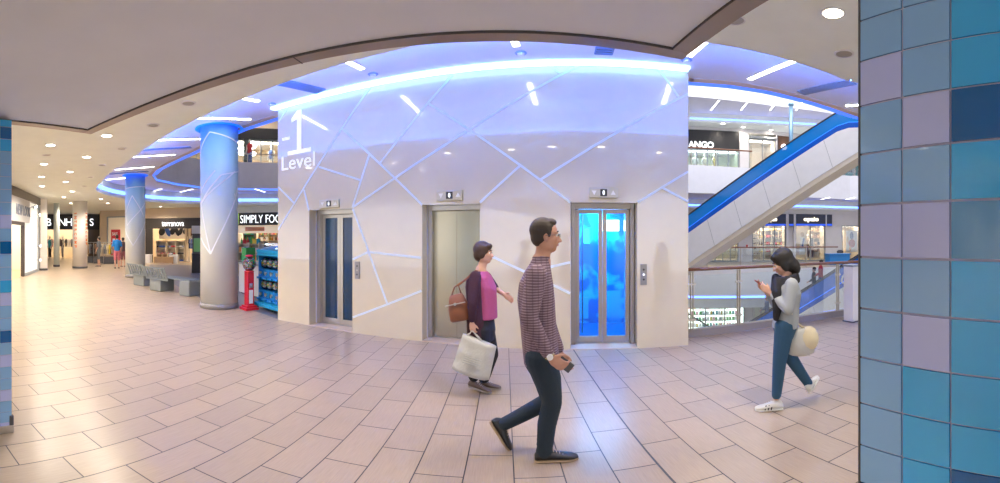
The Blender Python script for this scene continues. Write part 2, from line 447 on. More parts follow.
# light line under the near and far edge of the upper wells
struct(strip_along(VL[0:11], ZS + 0.10, 0.03, 0.07).build('trim_6', led_dim))
for nm, pts, sd in (('trim_7', V1[0:8], 1), ('trim_15', VL[0:6], -1)):
    pts = [Vector(q) for q in pts]
    struct(strip_along([tuple(q) for q in pts], ZS + 0.03, 0.22, 0.02, 0.11 * sd).build(nm, mat('edge_blue_led', (0.1, 0.2, 0.8), emit=(0.05, 0.16, 1.0), es=0.9)), 'blue light line along the edge of the open well')
    struct(strip_along([tuple(q) for q in pts], ZS - 0.002, 0.16, 0.006, -0.085 * sd).build('trim_16', mat('peach_border', (0.72, 0.55, 0.45), 0.5)))
struct(strip_along([P2(at_d(690, 26.6)), P2(at_d(730, 27.0)), P2(at_d(770, 27.5)), P2(at_d(810, 28)), P2(at_d(850, 29))], ZC + 5.8 + 0.24, 0.05, 0.10).build('trim_8', led_far))
struct(strip_along(V0[12:18], -1.56, 0.04, 0.10).build('trim_9', led_far))

# ------------------------------------------------------------------ lift core
WN = Vector((sin(0.1932 + 0.0), cos(0.1932), 0)); WD = 3.5807 * EYE
def wall_ground(px):
    t = th(px); d = Vector((sin(t), cos(t), 0)); return d * (WD / d.dot(WN))
WL, WR = wall_ground(278), wall_ground(688.3)
WP = Plane(WL, WR)
def wallmat():
    m = mat('glossy_cream_panel', (0.66, 0.585, 0.42), 0.2, spec=0.6, coat=1.0)
    m.node_tree.nodes['Principled BSDF'].inputs['Coat Roughness'].default_value = 0.03; m.node_tree.nodes['Principled BSDF'].inputs['Coat IOR'].default_value = 1.75
    return m
wall_m = wallmat()
lifts = [dict(x0=309.2, x1=352.4, top=209.8), dict(x0=422.2, x1=480.3, top=202.7), dict(x0=570.5, x1=637.2, top=202.8)]
REC = 0.36
U = [(WP.uv(L['x0'], 238)[0], WP.uv(L['x1'], 238)[0]) for L in lifts]
ZH = 2.10
outline = [(0, 0), (U[0][0], 0), (U[0][0], ZH), (U[0][1], ZH), (U[0][1], 0), (U[1][0], 0), (U[1][0], ZH), (U[1][1], ZH), (U[1][1], 0), (U[2][0], 0), (U[2][0], ZH), (U[2][1], ZH), (U[2][1], 0), (WP.L, 0), (WP.L, ZS), (0, ZS)]
mb = MB(); mb.prism([outline], -REC, 0.0, WP.M)
struct(mb.build('wall_front', wall_m), 'glossy cream wall of the lift core')
back = WN * 4.4
cor = [WL + WN * REC, WR + WN * REC, WR + back, WL + back]
mb = MB()                                     # core behind the portals: sides, back
for A, B in ((cor[1], cor[2]), (cor[2], cor[3]), (cor[3], cor[0])):
    mb.bar(A + Vector((0, 0, ZS / 2)), B + Vector((0, 0, ZS / 2)), ZS, 0.06, up=((B - A).normalized().y, -(B - A).normalized().x, 0))
struct(mb.build('wall_back', wall_m))
mb = MB(); WP.box(mb, 0.0, 2.3, WP.L, ZS, -REC - 0.05, -REC); 
for i in range(4):
    ua = 0 if i == 0 else U[i - 1][1]; ub = WP.L if i == 3 else U[i][0]
    WP.box(mb, ua - (0.12 if i else 0), 0, ub + (0.12 if i < 3 else 0), 2.3, -REC - 0.3, -REC - 0.0)
struct(mb.build('wall_inner', wall_m))
# cove light along the top of the wall
mb = MB(); WP.box(mb, -0.02, ZS - 0.05, WP.L - 0.03, ZS - 0.005, 0.06, 0.20)
struct(mb.build('trim_10', led_wall), 'bright blue-white light strip along the top of the lift wall')
# pale line pattern inlaid in the wall
segs = [(287.6, 107.6, 278.6, 122), (372, 85, 278.2, 230), (342.5, 129.2, 422.3, 205), (369.3, 154.8, 352.5, 207.7), (319, 167, 360, 180), (469, 130, 352.5, 207.7),
        (429.2, 104, 570.3, 202.5), (456, 71.5, 380.4, 162.8), (582, 64, 469, 130), (548.2, 64, 560, 73), (657.7, 68, 678.6, 97), (688, 94, 540.8, 179.5), (520, 165.7, 480, 202.5),
        (637.8, 202.5, 688, 171.7), (662, 187.4, 687.8, 201.7), (278.3, 187, 295.2, 204.1), (304.2, 189.7, 309, 210.5), (352.8, 209, 367.3, 247), (367, 247, 387.5, 304.3),
        (352.8, 259.5, 368.4, 252), (368.4, 252, 420.9, 257.7), (352.8, 317.3, 421.6, 290.8), (480.6, 251, 545.4, 281.3), (545.4, 281.3, 570, 293.4), (545.4, 281.3, 545.4, 268), (545.4, 268, 570, 262.4)]
mb = MB()
for x0, y0, x1, y1 in segs:
    a = WP.uv(x0, y0); b = WP.uv(x1, y1)
    A = WP.pt(min(max(a[0], 0), WP.L), a[1], 0.004); B = WP.pt(min(max(b[0], 0), WP.L), b[1], 0.004)
    mb.bar(A, B, 0.036, 0.006, up=WP.n)
struct(mb.build('trim_11', line_m), 'pale blue line pattern on the lift wall')
# light tubes on the portal jambs (white vertical line)
jamb_e = mat('jamb_white', (0.80, 0.82, 0.95), 0.3)

# ------------------------------------------------------------------ "-1 Level" on the wall
lv = thing('level_sign', WP.pt(0.3, 2.3), 'big white minus one and the word Level on the left end of the lift wall', 'sign')
wt = mat('glowing_white_vinyl', (0.95, 0.95, 0.97), 0.4, emit=(1, 1, 1), es=0.25)  # plain vinyl given a slight glow of its own
a0 = WP.uv(282, 158)[0]; a1 = WP.uv(314.8, 158)[0]
zL0, zL1 = WP.uv(282.8, 171)[1], WP.uv(282.8, 157.8)[1]
text_mesh('lettering', 'Level', wt, WP.M @ Matrix.Translation(((a0 + a1) / 2, (zL0 + zL1) / 2 + 0.01, 0.006)), lv, a1 - a0, (zL1 - zL0) * 1.04, 0.008, 0.0)
mb = MB()
u0, z0 = WP.uv(288, 155.5); u1, _ = WP.uv(311, 150.5); z1 = WP.uv(299.6, 110)[1]
us0, us1 = WP.uv(297.2, 130)[0], WP.uv(301.4, 130)[0]
WP.box(mb, u0, z0 - 0.0, u1, z0 + 0.075, 0.002, 0.01)
WP.box(mb, us0, z0 + 0.07, us1, z1, 0.002, 0.01)
uf, zf = WP.uv(291.8, 121.5)
mb.prism([[(us0 + 0.0, z1), (us1, z1), (us0 + 0.0, z1 - 0.17), (uf, zf - 0.02), (uf, zf + 0.055)]], 0.002, 0.0099, WP.M)
mb.build('numeral', wt, lv)
mb = MB(); q0 = WP.uv(282.3, 141); q1 = WP.uv(290, 139)
WP.box(mb, q0[0], q0[1], q1[0], q0[1] + 0.055, 0.002, 0.01); mb.build('minus_sign', wt, lv)
# ------------------------------------------------------------------ lifts
def lift_glass(name, tint, es):
    m = bpy.data.materials.new(name); m.use_nodes = True; nt = m.node_tree; b = nt.nodes['Principled BSDF']
    b.inputs['Base Color'].default_value = (*tint, 1); b.inputs['Roughness'].default_value = 0.08
    b.inputs['Transmission Weight'].default_value = 0.0; b.inputs['Alpha'].default_value = 0.22 if 'bright' in name else 0.5
    b.inputs['Coat Weight'].default_value = 1; b.inputs['Coat Roughness'].default_value = 0.03
    return m
lg_dark = lift_glass('dark_blue_lift_glass', (0.0, 0.06, 0.20), 0)
lg_blue = lift_glass('bright_blue_lift_glass', (0.0, 0.20, 0.55), 0)
def car_back(name, base, blobs):
    m = bpy.data.materials.new(name); m.use_nodes = True; nt = m.node_tree; b = nt.nodes['Principled BSDF']
    tc = nt.nodes.new('ShaderNodeTexCoord'); nz = nt.nodes.new('ShaderNodeTexNoise'); nz.inputs['Scale'].default_value = 2.6
    cr = nt.nodes.new('ShaderNodeValToRGB')
    cr.color_ramp.elements[0].position = 0.46; cr.color_ramp.elements[1].position = 0.58
    cr.color_ramp.elements[0].color = (*base, 1); cr.color_ramp.elements[1].color = (*blobs, 1)
    nt.links.new(tc.outputs['Object'], nz.inputs[0]); nt.links.new(nz.outputs['Fac'], cr.inputs[0]); nt.links.new(cr.outputs[0], b.inputs['Base Color'])
    b.inputs['Roughness'].default_value = 0.3
    return m
def lift(i, kind, label):
    u0, u1 = U[i]; c = (u0 + u1) / 2
    t = thing('lift_door', WP.pt(c, 0, -REC), label, 'lift')
    fw = 0.07
    mb = MB()
    WP.box(mb, u0 + 0.005, 0.0, u0 + fw, ZH, -REC, -REC + 0.12); WP.box(mb, u1 - fw, 0, u1 - 0.005, ZH, -REC, -REC + 0.12)
    WP.box(mb, u0 + fw, ZH - 0.075, u1 - fw, ZH, -REC, -REC + 0.12)
    mb.build('frame', steel_d if i == 2 else steel, t, bevel=0.004)
    mb = MB(); WP.box(mb, u0, 0, u1, 0.012, -REC, -0.0); mb.build('threshold', beige_stone, t)
    mb = MB(); WP.box(mb, u0 + fw, 0.012, u1 - fw, 0.02, -REC - 0.06, -REC + 0.05); mb.build('sill', steel, t)
    if kind != 'steel' or True:
        mb = MB(); WP.box(mb, u0 + 0.001, 0.015, u0 + 0.004, ZH, -REC + 0.12, -REC + 0.16); mb.build('jamb_line', jamb_e, t)
    a, b = u0 + fw, u1 - fw; m_ = (a + b) / 2
    for k, (p, q) in enumerate(((a + 0.002, m_ - 0.002), (m_ + 0.002, b - 0.002))):
        z0, z1 = 0.022, ZH - 0.078
        if kind == 'steel':
            mb = MB(); WP.box(mb, p, z0, q, z1, -REC + 0.0, -REC + 0.03 + 0.012 * k); mb.build('door_panel', mat('lift_door_steel', (0.46, 0.42, 0.32), 0.22, 0.95, bump=0.05, bscale=6), t, bevel=0.003)
        else:
            r = 0.062
            mb = MB()
            WP.box(mb, p, z0, p + r, z1, -REC, -REC + 0.035); WP.box(mb, q - r, z0, q, z1, -REC, -REC + 0.035)
            WP.box(mb, p + r, z0, q - r, z0 + 0.10, -REC, -REC + 0.035); WP.box(mb, p + r, z1 - 0.06, q - r, z1, -REC, -REC + 0.035)
            dp = mb.build('door_panel', steel_d if i == 2 else steel, t, bevel=0.003)
            mb = MB(); WP.box(mb, p + r, z0 + 0.10, q - r, z1 - 0.06, -REC + 0.012, -REC + 0.02)
            lab(mb.build('glass_pane', lg_blue if i == 2 else lg_dark, dp), 'blue glass pane')
    if kind != 'steel':                       # the lift car seen through the glass
        w0, w1 = u0 - 0.1, u1 + 0.1
        mb = MB(); WP.box(mb, w0, 0.0, w1, 2.28, -REC - 1.5, -REC - 1.46)
        mb.build('car_wall', car_back('car_blue_%d' % i, (0.0, 0.16, 0.55) if i == 2 else (0.0, 0.03, 0.12), (0.03, 0.75, 0.98) if i == 2 else (0.01, 0.16, 0.30)), t)
        mb = MB(); WP.box(mb, w0, 0, w0 + 0.03, 2.28, -REC - 1.46, -REC - 0.32); WP.box(mb, w1 - 0.03, 0, w1, 2.28, -REC - 1.46, -REC - 0.32); WP.box(mb, w0, 0, w1, 0.01, -REC - 1.46, -REC - 0.01)
        WP.box(mb, w0, 2.25, w1, 2.28, -REC - 1.46, -REC - 0.06)
        mb.build('car_side', mat('car_side_%d' % i, (0.0, 0.12, 0.40) if i == 2 else (0.0, 0.03, 0.10), 0.25), t)
        if i == 2:
            mb = MB(); WP.box(mb, c + 0.08, 1.73, c + 0.42, 1.93, -REC - 1.45, -REC - 1.43); mb.build('car_lamp', mat('car_lamp_e', (1, 1, 1), emit=(0.75, 0.95, 1), es=7), t)
            mb = MB(); WP.box(mb, c - 0.26, 1.50, c - 0.15, 1.78, -REC - 1.45, -REC - 1.43); mb.build('car_screen', mat('car_green_e', (0, 1, .4), emit=(0.05, 1, 0.45), es=2.2), t)
            mb = MB(); WP.box(mb, w0 + .1, 0.1, w0 + 0.42, 0.5, -REC - 1.45, -REC - 1.43); WP.box(mb, c + .12, 0.12, c + 0.44, 0.62, -REC - 1.45, -REC - 1.43); mb.build('car_panel', mat('car_teal', (0.05, 0.7, 0.85), 0.3), t)
            mb = MB(); mb.cyl(WP.pt(c - 0.3, 0, -REC - 0.7), WP.pt(c - 0.3, 2.2, -REC - 0.7), 0.012); mb.build('car_rail', darkg, t)
        mb = MB(); WP.box(mb, c - 0.35, 2.22, c + 0.35, 2.249, -REC - 1.2, -REC - 0.4)
        mb.build('car_ceiling_light', mat('car_light_%d' % i, (1, 1, 1), emit=(0.10, 0.45, 1), es=55 if i == 2 else 3.5), t)
    return t
lift(0, 'glass', 'lift with dark blue glass doors, left of the three, below the Level lettering')
lift(1, 'steel', 'lift with plain stainless steel doors, behind the woman with the shopping bag')
lift(2, 'glass', 'lift with bright blue lit glass doors, nearest the escalators')
mb = MB(); WP.box(mb, U[2][0] + 0.45, 0.02, U[2][0] + 0.56, 0.035, -REC + 0.0, -REC + 0.035)

def indicator(x0, y0, x1, y1, label):
    t = thing('lift_indicator', WP.px((x0 + x1) / 2, y1), label, 'lift indicator', 'lift indicators')
    ua, zt = WP.uv(x0, y0); ub, zb = WP.uv(x1, y1); zt = WP.uv((x0 + x1) / 2, y0)[1]; zb = WP.uv((x0 + x1) / 2, y1)[1]
    mb = MB(); WP.box(mb, ua, zb, ub, zt, 0.0, 0.035); mb.build('housing', steel, t, bevel=0.004)
    um, zm = (ua + ub) / 2, (zt + zb) / 2; h = zt - zb
    mb = MB(); WP.box(mb, um - h * 0.36, zb + h * 0.15, um + h * 0.36, zt - h * 0.15, 0.035, 0.038); mb.build('display', black, t)
    text_mesh('digit', '0', sign_e, WP.M @ Matrix.Translation((um, zm, 0.040)), t, h * 0.24, h * 0.46, 0.002, 0.02)
    w_ = ub - ua
    for s, up in ((-1, -1), (1, 1)):
        x = um + s * w_ * 0.33; r = h * 0.26
        mb = MB(); mb.prism([[(x - r, zm - r * up * 0.8), (x + r, zm - r * up * 0.8), (x, zm + r * up)]], 0.035, 0.038, WP.M); mb.build('arrow', whitem, t)
indicator(320.3, 199.6, 339.8, 207.8, 'small steel indicator plate over the dark blue glass lift')
indicator(437.3, 190.5, 463, 200.5, 'small steel indicator plate over the stainless steel lift')
indicator(589.2, 188, 617.8, 197.8, 'small steel indicator plate over the bright blue lit lift')
def call_panel(x0, y0, x1, y1, label, led):
    t = thing('call_panel', WP.px((x0 + x1) / 2, y1), label, 'call panel')
    ua = WP.uv(x0, y0)[0]; ub = WP.uv(x1, y1)[0]; xm = (x0 + x1) / 2; zt = WP.uv(xm, y0)[1]; zb = WP.uv(xm, y1)[1]
    mb = MB(); WP.box(mb, ua, zb, ub, zt, 0, 0.02); mb.build('plate', mat('panel_steel', (0.30, 0.29, 0.29), 0.35, 0.7), t, bevel=0.003)
    um = (ua + ub) / 2; zm = (zt + zb) / 2
    for dz, m in ((0.0, sign_e if led else steel), (-0.07, black), (0.07, black)):
        mb = MB(); mb.cyl(WP.pt(um, zm + dz, 0.02), WP.pt(um, zm + dz, 0.026), 0.014); mb.build('button', m, t)
call_panel(640.3, 264, 646.6, 284.8, 'dark call panel with a lit button right of the bright blue lift', True)
call_panel(355.4, 261.5, 360, 278.8, 'slim steel call panel right of the dark blue glass lift', False)

# ------------------------------------------------------------------ tiled pillars
tA = mat('tile_grey_blue', s2l(136, 184, 226), 0.18, coat=0.4); tB = mat('tile_lilac', s2l(186, 196, 240), 0.2, coat=0.4)
tC = mat('tile_teal', s2l(58, 176, 234), 0.18, coat=0.4); tD = mat('tile_deep_blue', s2l(0, 96, 160), 0.18, coat=0.4)
tE = mat('tile_mid_blue', s2l(88, 152, 198), 0.18, coat=0.4)
grout = mat('mauve_grout', s2l(196, 190, 210), 0.7)
TM = [grout, tA, tB, tC, tD, tE]; TI = {'A': 1, 'B': 2, 'C': 3, 'D': 4, 'E': 5}
def tiled_pillar(name, x0, x1, y0, y1, H, vis_side, pattern, s, zoff, label, edge=None):
    """box pillar; vis_side +1: the tiled face at x1 looks to +X, -1: the face at x0 looks to -X"""
    t = thing(name, ((x0 + x1) / 2, (y0 + y1) / 2, 0), label, 'pillar')
    mb = MB(); mb.mi = 0; mb.span((x0 + 0.002, y0, 0), (x1 - 0.002, y1, H)); rnd = random.Random(5)
    nr = int(H / s) + 2
    faces = [('x', x0, y1, -1), ('x', x1, y1, 1), ('y', y0, x0, -1), ('y', y1, x0, 1)]
    for ax, fix, start, sg in faces:
        ln = (y1 - y0) if ax == 'x' else (x1 - x0)
        for c in range(int(ln / s + 0.5)):
            for r in range(-1, nr):
                za, zb = zoff + r * s + 0.0022, zoff + (r + 1) * s - 0.0022
                za, zb = max(za, 0.0), min(zb, H)
                if zb - za < 0.004: continue
                ch = rnd.choices('AABCCED', k=1)[0]
                if ax == 'x' and sg == vis_side and c < len(pattern) and 0 <= r < len(pattern[c]) and pattern[c][r] != '.': ch = pattern[c][r]
                mb.mi = TI[ch]
                if ax == 'x':
                    ya, yb = start - c * s - 0.0022, start - (c + 1) * s + 0.0022
                    mb.span((fix - 0.003, ya, za), (fix + 0.003, yb, zb))
                else:
                    xa, xb = start + c * s + 0.0022, start + (c + 1) * s - 0.0022
                    mb.span((xa, fix - 0.003, za), (xb, fix + 0.003, zb))
    mb.build('tiled_cladding', TM, t)
    return t
# right pillar, face x = 0.632, edge at y = 0.478; row line at 199/204 px is at z:
xf = 0.632
zrow = EYE + vv(199) * 0.6595
s_ = 0.0995
k0 = int(zrow / s_); zoff = zrow - k0 * s_
# rows counted up from the row just below zrow = index k0-1 ; photo rows top->down: r0..r10, r4 is the row just above zrow
cols = ['AABAABAAAAA', 'AAABABABCCC', 'CCCDCECCCCD']
cols = ['A' 'A' 'B' 'A' 'A' 'B' 'A' 'A' 'A' 'A' 'A', 'A' 'A' 'A' 'B' 'A' 'B' 'A' 'B' 'C' 'C' 'C', 'C' 'C' 'C' 'D' 'C' 'E' 'C' 'C' 'C' 'C' 'D']
pat = []
for c in cols:
    L = ['.'] * (k0 + 8)
    for j, ch in enumerate(c):
        r = k0 + 4 - j
        if 0 <= r: L[r] = ch
    pat.append(L)
tp = tiled_pillar('tiled_pillar', xf, xf + 0.6, 0.478 - 0.5975, 0.478, ZC - 0.001, -1, pat, s_, zoff, 'pillar clad in blue, teal and lilac square tiles at the right edge')
mb = MB(); mb.cyl((xf - 0.001, 0.479, 0), (xf - 0.001, 0.479, ZC - 0.002), 0.0035); mb.build('corner_bead', darkg, tp)
# left pillar, face x = -2.966, edge at y = 0.975
rows_l = 'CDCAABAADCAABEAABACADCAB'
seq_top = 'EDCEABAAEAACABDAABAACABEAB'
H = HZ - 0.04
nr = int(H / 0.0985)
base = [None] * (nr + 1)
zt = [(116, 'C'), (129, 'D'), (142, 'C'), (154, 'A'), (166, 'A'), (179, 'A'), (191.5, 'A'), (204, 'A'), (216.5, 'B'), (229, 'A'), (241.5, 'D'), (254, 'A'), (266.5, 'A'), (279, 'C'), (291, 'B'), (304, 'A'), (316, 'A'), (328, 'D'), (341, 'A'), (353, 'B'), (365, 'A'), (377, 'A'), (389, 'B'), (401, 'A'), (413, 'A')]
L = ['.'] * (nr + 3)
for y, ch in zt:
    z = EYE + vv(y + 6) * 3.123; r = int(z / 0.0985)
    if 0 <= r < len(L): L[r] = ch
tl = tiled_pillar('tiled_pillar', -3.566, -2.966, 0.975 - 0.591, 0.975, H, 1, [L], 0.0985, 0.0, 'narrow strip of a blue tiled pillar at the left edge')
mb = MB(); mb.span((-3.58, 0.37, 0.0), (-2.953, 0.99, 0.07)); mb.build('skirting', steel, tl, bevel=0.004)
mb = MB(); mb.span((-2.985, 0.955, 0.07), (-2.955, 0.99, 0.16)); mb.build('corner_guard', darkg, tl, bevel=0.004)

# ------------------------------------------------------------------ round columns
def curve_lines_on_column(mb, c, R, z0, z1, seed, n=6):
    fa = math.atan2(-c.y, -c.x)
    def pt(a, z): return Vector((c.x + (R + 0.003) * cos(fa + a), c.y + (R + 0.003) * sin(fa + a), z))
    P = seed if isinstance(seed, list) else []
    for (a0, za, a1, zb) in P:
        pts = [pt(a0 + (a1 - a0) * k / 40, za + (zb - za) * k / 40) for k in range(41)]
        for a, b in zip(pts, pts[1:]): mb.bar(a, b, 0.03, 0.008, up=(a + b) / 2 - Vector((c.x, c.y, (a.z + b.z) / 2)))
def gradient_mat():
    # sky blue at the head running out to white halfway down
    if 'column_gradient' in MATS: return MATS['column_gradient']
    m = bpy.data.materials.new('column_gradient'); m.use_nodes = True; nt = m.node_tree; b = nt.nodes['Principled BSDF']; b.inputs['Roughness'].default_value = 0.35
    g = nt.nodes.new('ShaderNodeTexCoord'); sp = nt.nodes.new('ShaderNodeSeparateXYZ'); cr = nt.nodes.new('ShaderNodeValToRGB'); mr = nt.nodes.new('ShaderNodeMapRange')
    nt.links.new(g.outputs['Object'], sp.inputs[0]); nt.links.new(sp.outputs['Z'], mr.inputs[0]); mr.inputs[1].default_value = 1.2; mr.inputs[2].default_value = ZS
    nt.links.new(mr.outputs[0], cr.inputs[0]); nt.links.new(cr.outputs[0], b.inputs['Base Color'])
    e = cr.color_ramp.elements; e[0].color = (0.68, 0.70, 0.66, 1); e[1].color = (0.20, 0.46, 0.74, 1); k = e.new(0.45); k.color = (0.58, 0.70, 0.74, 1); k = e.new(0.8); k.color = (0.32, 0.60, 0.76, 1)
    MATS['column_gradient'] = m
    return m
def line_column(px0, px1, ybot, label, lines):
    pxm = (px0 + px1) / 2; d = EYE / -vv(ybot)
    ha = (px1 - px0) / 2 / FX; R = d * sin(ha) / (1 - sin(ha)); c = at_d(pxm, d + R)
    t = thing('round_column', c, label, 'column')
    m = gradient_mat()
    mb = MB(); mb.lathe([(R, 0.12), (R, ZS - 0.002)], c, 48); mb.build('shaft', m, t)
    mb = MB(); mb.lathe([(R + 0.015, 0), (R + 0.015, 0.12)], c, 48); mb.build('base_ring', mat('grey_base', (0.25, 0.24, 0.23), 0.4), t)
    mb = MB(); mb.lathe([(R + 0.05, ZS - 0.001), (R + 0.05, ZS - 0.015), (R + 0.13, ZS - 0.015), (R + 0.13, ZS - 0.001)], c, 48); mb.build('light_ring', mat('column_led', (0, .3, 1), emit=(0.02, 0.20, 1.0), es=0.5), t)
    mb = MB()
    for a in lines: curve_lines_on_column(mb, c, R, 0, ZS, [a])
    mb.build('line_pattern', mat('white_line', (0.88, 0.92, 1.0), 0.4), t)
    return c, R
# (angle from the camera-facing direction, height) pairs
C1, R1 = line_column(200.3, 238.2, 310, 'thick round white column turning blue towards its top, right of the benches',
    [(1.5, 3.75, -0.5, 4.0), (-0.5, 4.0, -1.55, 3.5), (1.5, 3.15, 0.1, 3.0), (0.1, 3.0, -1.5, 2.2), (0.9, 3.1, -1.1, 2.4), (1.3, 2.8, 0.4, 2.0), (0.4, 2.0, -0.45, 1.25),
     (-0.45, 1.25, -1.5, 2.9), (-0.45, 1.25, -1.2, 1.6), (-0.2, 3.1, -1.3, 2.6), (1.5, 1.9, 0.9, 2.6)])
C2, R2 = line_column(125.2, 145.2, 278, 'slimmer looking round blue column further back, behind the benches',
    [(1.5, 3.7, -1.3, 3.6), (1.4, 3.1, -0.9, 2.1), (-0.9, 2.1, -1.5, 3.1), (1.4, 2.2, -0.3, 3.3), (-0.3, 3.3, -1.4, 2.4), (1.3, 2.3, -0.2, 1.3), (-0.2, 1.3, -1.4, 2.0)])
def plain_column(px0, px1, ybot, label, square=False, m=None):
    pxm = (px0 + px1) / 2; d = EYE / -vv(ybot); ha = (px1 - px0) / 2 / FX; R = d * sin(ha) / (1 - sin(ha)); c = at_d(pxm, d + R)
    t = thing('square_column' if square else 'round_column', c, label, 'column')
    m = m or mat('cream_column', (0.78, 0.74, 0.68), 0.4)
    mb = MB()
    if square:
        k = R * 0.82; a = math.atan2(c.x, c.y); M = Matrix.Translation(c) @ Matrix.Rotation(-a + 0.3, 4, 'Z')
        mb.box((0, 0, ZC / 2 + 0.05), (2 * k, 2 * k, ZC - 0.1), M); mb.build('shaft', m, t, bevel=0.01)
        mb = MB(); mb.box((0, 0, 0.05), (2 * k + 0.03, 2 * k + 0.03, 0.1), M); mb.build('base', darkg, t)
    else:
        mb.lathe([(R, 0.1), (R, ZC - 0.001)], c, 40); mb.build('shaft', m, t)
        mb = MB(); mb.lathe([(R + 0.015, 0), (R + 0.015, 0.1)], c, 40); mb.build('base_ring', darkg, t)
    return t, c, R
ti, ci, Ri = plain_column(72.6, 87.4, 268.6, 'round white column with an orange vertical name, left of the clothes rails')
orange = mat('orange_letters', (0.80, 0.22, 0.04), 0.5)
fa = math.atan2(-ci.y, -ci.x)
for a, zt, z1 in ((0.62, 3.0, 1.05), (-1.0, 3.0, 1.2)):
    # upright word: each letter turned a quarter, on the curved shaft
    word = 'INTERCOMP'; n = len(word)
    for k, ch in enumerate(word):
        z = zt - (zt - z1) * (k + 0.5) / n; ang = fa - a
        nrm = Vector((cos(ang), sin(ang), 0)); P = ci + nrm * (Ri + 0.01) + Vector((0, 0, z))
        u = Vector((-nrm.y, nrm.x, 0)); 
        M = Matrix((Vector((0, 0, -1)), u, nrm)).transposed().to_4x4(); M.translation = P
        text_mesh('letter', ch, orange, M, ti, 0.13 if ch != 'I' else 0.04, 0.17, 0.012, 0.02)
plain_column(38.3, 47.2, 270.5, 'plain white square column beside the white shop front at the far left', True)
plain_column(53.6, 59.6, 266.8, 'slim greenish white column between two letters of the black shop sign', False, mat('pale_green_column', (0.60, 0.66, 0.62), 0.35))
# ------------------------------------------------------------------ ceiling fixtures
def inside(p, poly):
    c = False; n = len(poly)
    for i in range(n):
        x1, y1 = poly[i]; x2, y2 = poly[(i + 1) % n]
        if (y1 > p[1]) != (y2 > p[1]) and p[0] < (x2 - x1) * (p[1] - y1) / (y2 - y1) + x1: c = not c
    return c
def downlight(P, r, lit, label, group, power=45, col=(1, 0.87, 0.73)):
    t = thing('downlight', P, label, 'ceiling light', group)
    mb = MB(); mb.lathe([(r, -0.001), (r * 1.22, -0.001), (r * 1.2, -0.012), (r * 1.0, -0.014)], P, 24, caps=False); mb.build('trim_ring', whitem, t)
    mb = MB(); mb.cyl(P + Vector((0, 0, -0.008)), P + Vector((0, 0, -0.002)), r, n=24)
    mb.build('lens', lamp_e if lit else mat('lamp_off', (0.45, 0.43, 0.40), 0.3), t)
    if lit and power:
        ld = bpy.data.lights.new('bulb', 'SPOT'); ld.energy = power; ld.color = col; ld.spot_size = radians(150); ld.spot_blend = 0.6; ld.shadow_soft_size = 0.08
        lo = bpy.data.objects.new('bulb', ld); COL.objects.link(lo); lo.location = (0, 0, -0.03); lo.parent = t
    return t
lit_px = [(106.8, 135.3), (50.6, 144.7), (86.7, 156.7), (44, 163.8), (70, 171.6), (41.7, 176.6), (65.8, 181.6), (42, 186), (72.2, 191.3), (63.8, 197), (100.8, 198.7), (107.8, 203), (71, 203),
          (147.5, 209), (160.6, 206.5), (171.6, 212.8), (185.7, 208.4), (154, 213.5), (192, 213), (128, 207.5)]
for i, p in enumerate(lit_px):
    z = ZC; P = at_z(*p, z)
    if P.length > 46: continue
    downlight(P, 0.10, True, 'lit round downlight in the cream ceiling on the left', 'lit downlights in the left cream ceiling', 240)
for p in [(188.4, 102.8), (153.3, 124.9), (121.6, 148.4), (46.5, 154.7), (102, 165), (90.3, 177), (84.3, 186)]:
    downlight(at_z(*p, ZC), 0.09, False, 'unlit round downlight in the cream ceiling on the left', 'unlit downlights in the left cream ceiling')
downlight(at_z(833, 12.4, ZC), 0.085, True, 'large lit round downlight at the top right beside the tiled pillar', None, 150)
downlight(at_z(735.2, 19.6, ZC), 0.075, False, 'unlit round downlight tucked beside the bronze ceiling edge', None)
downlight(at_z(844.2, 53.2, ZC), 0.085, False, 'unlit round downlight just left of the tiled pillar top', None)
# unseen lit ones: a few follow wall reflections, the rest added to brighten the foreground
for x, y in ((-2.4, 3.25), (-0.9, 2.95), (0.05, 2.95), (1.1, 2.75), (-4.2, 3.0), (1.9, -0.5), (1.9, -3.5), (-4.2, 1.6), (-4.2, -1.2), (-4.2, -4.0), (1.9, -6.2), (-4.2, -6.6), (-7.2, 0.4), (-7.2, -3.2)):
    downlight(Vector((x, y, ZC)), 0.085, True, 'unseen lit round downlight in the cream ceiling, some of the set added for light', 'downlights behind the bronze edge', 75)

def strip(p0, p1, z, label=None, group='white strip lights in the blue soffit', w_=0.085, m=None, poly=None):
    a = at_z(*p0, z); b = at_z(*p1, z)
    return strip_w(a, b, z, label, group, w_, m)
def strip_w(a, b, z, label, group, w_=0.085, m=None):
    t = thing('strip_light', (a + b) / 2, label or 'white recessed strip light in the blue-lit soffit on the left', 'strip light', group)
    dz = Vector((0, 0, 1))
    d = (b - a).normalized() * 0.02
    mb = MB(); mb.bar(a - d - dz * 0.004, b + d - dz * 0.004, w_ + 0.03, 0.008); mb.build('frame', whitem, t)
    mb = MB(); mb.bar(a - dz * 0.010, b - dz * 0.010, w_, 0.006); mb.build('diffuser', m or strip_e, t)
    return t
strips = [((198.5, 117.8), (250.7, 119.2)), ((157.9, 139.9), (215, 138.6)), ((131.5, 157.1), (174.7, 154.5)),
          ((115.4, 169.6), (153.6, 166.6)), ((106.4, 179.6), (140.5, 176.4))]
for i, (a, b) in enumerate(strips): strip(a, b, ZS)
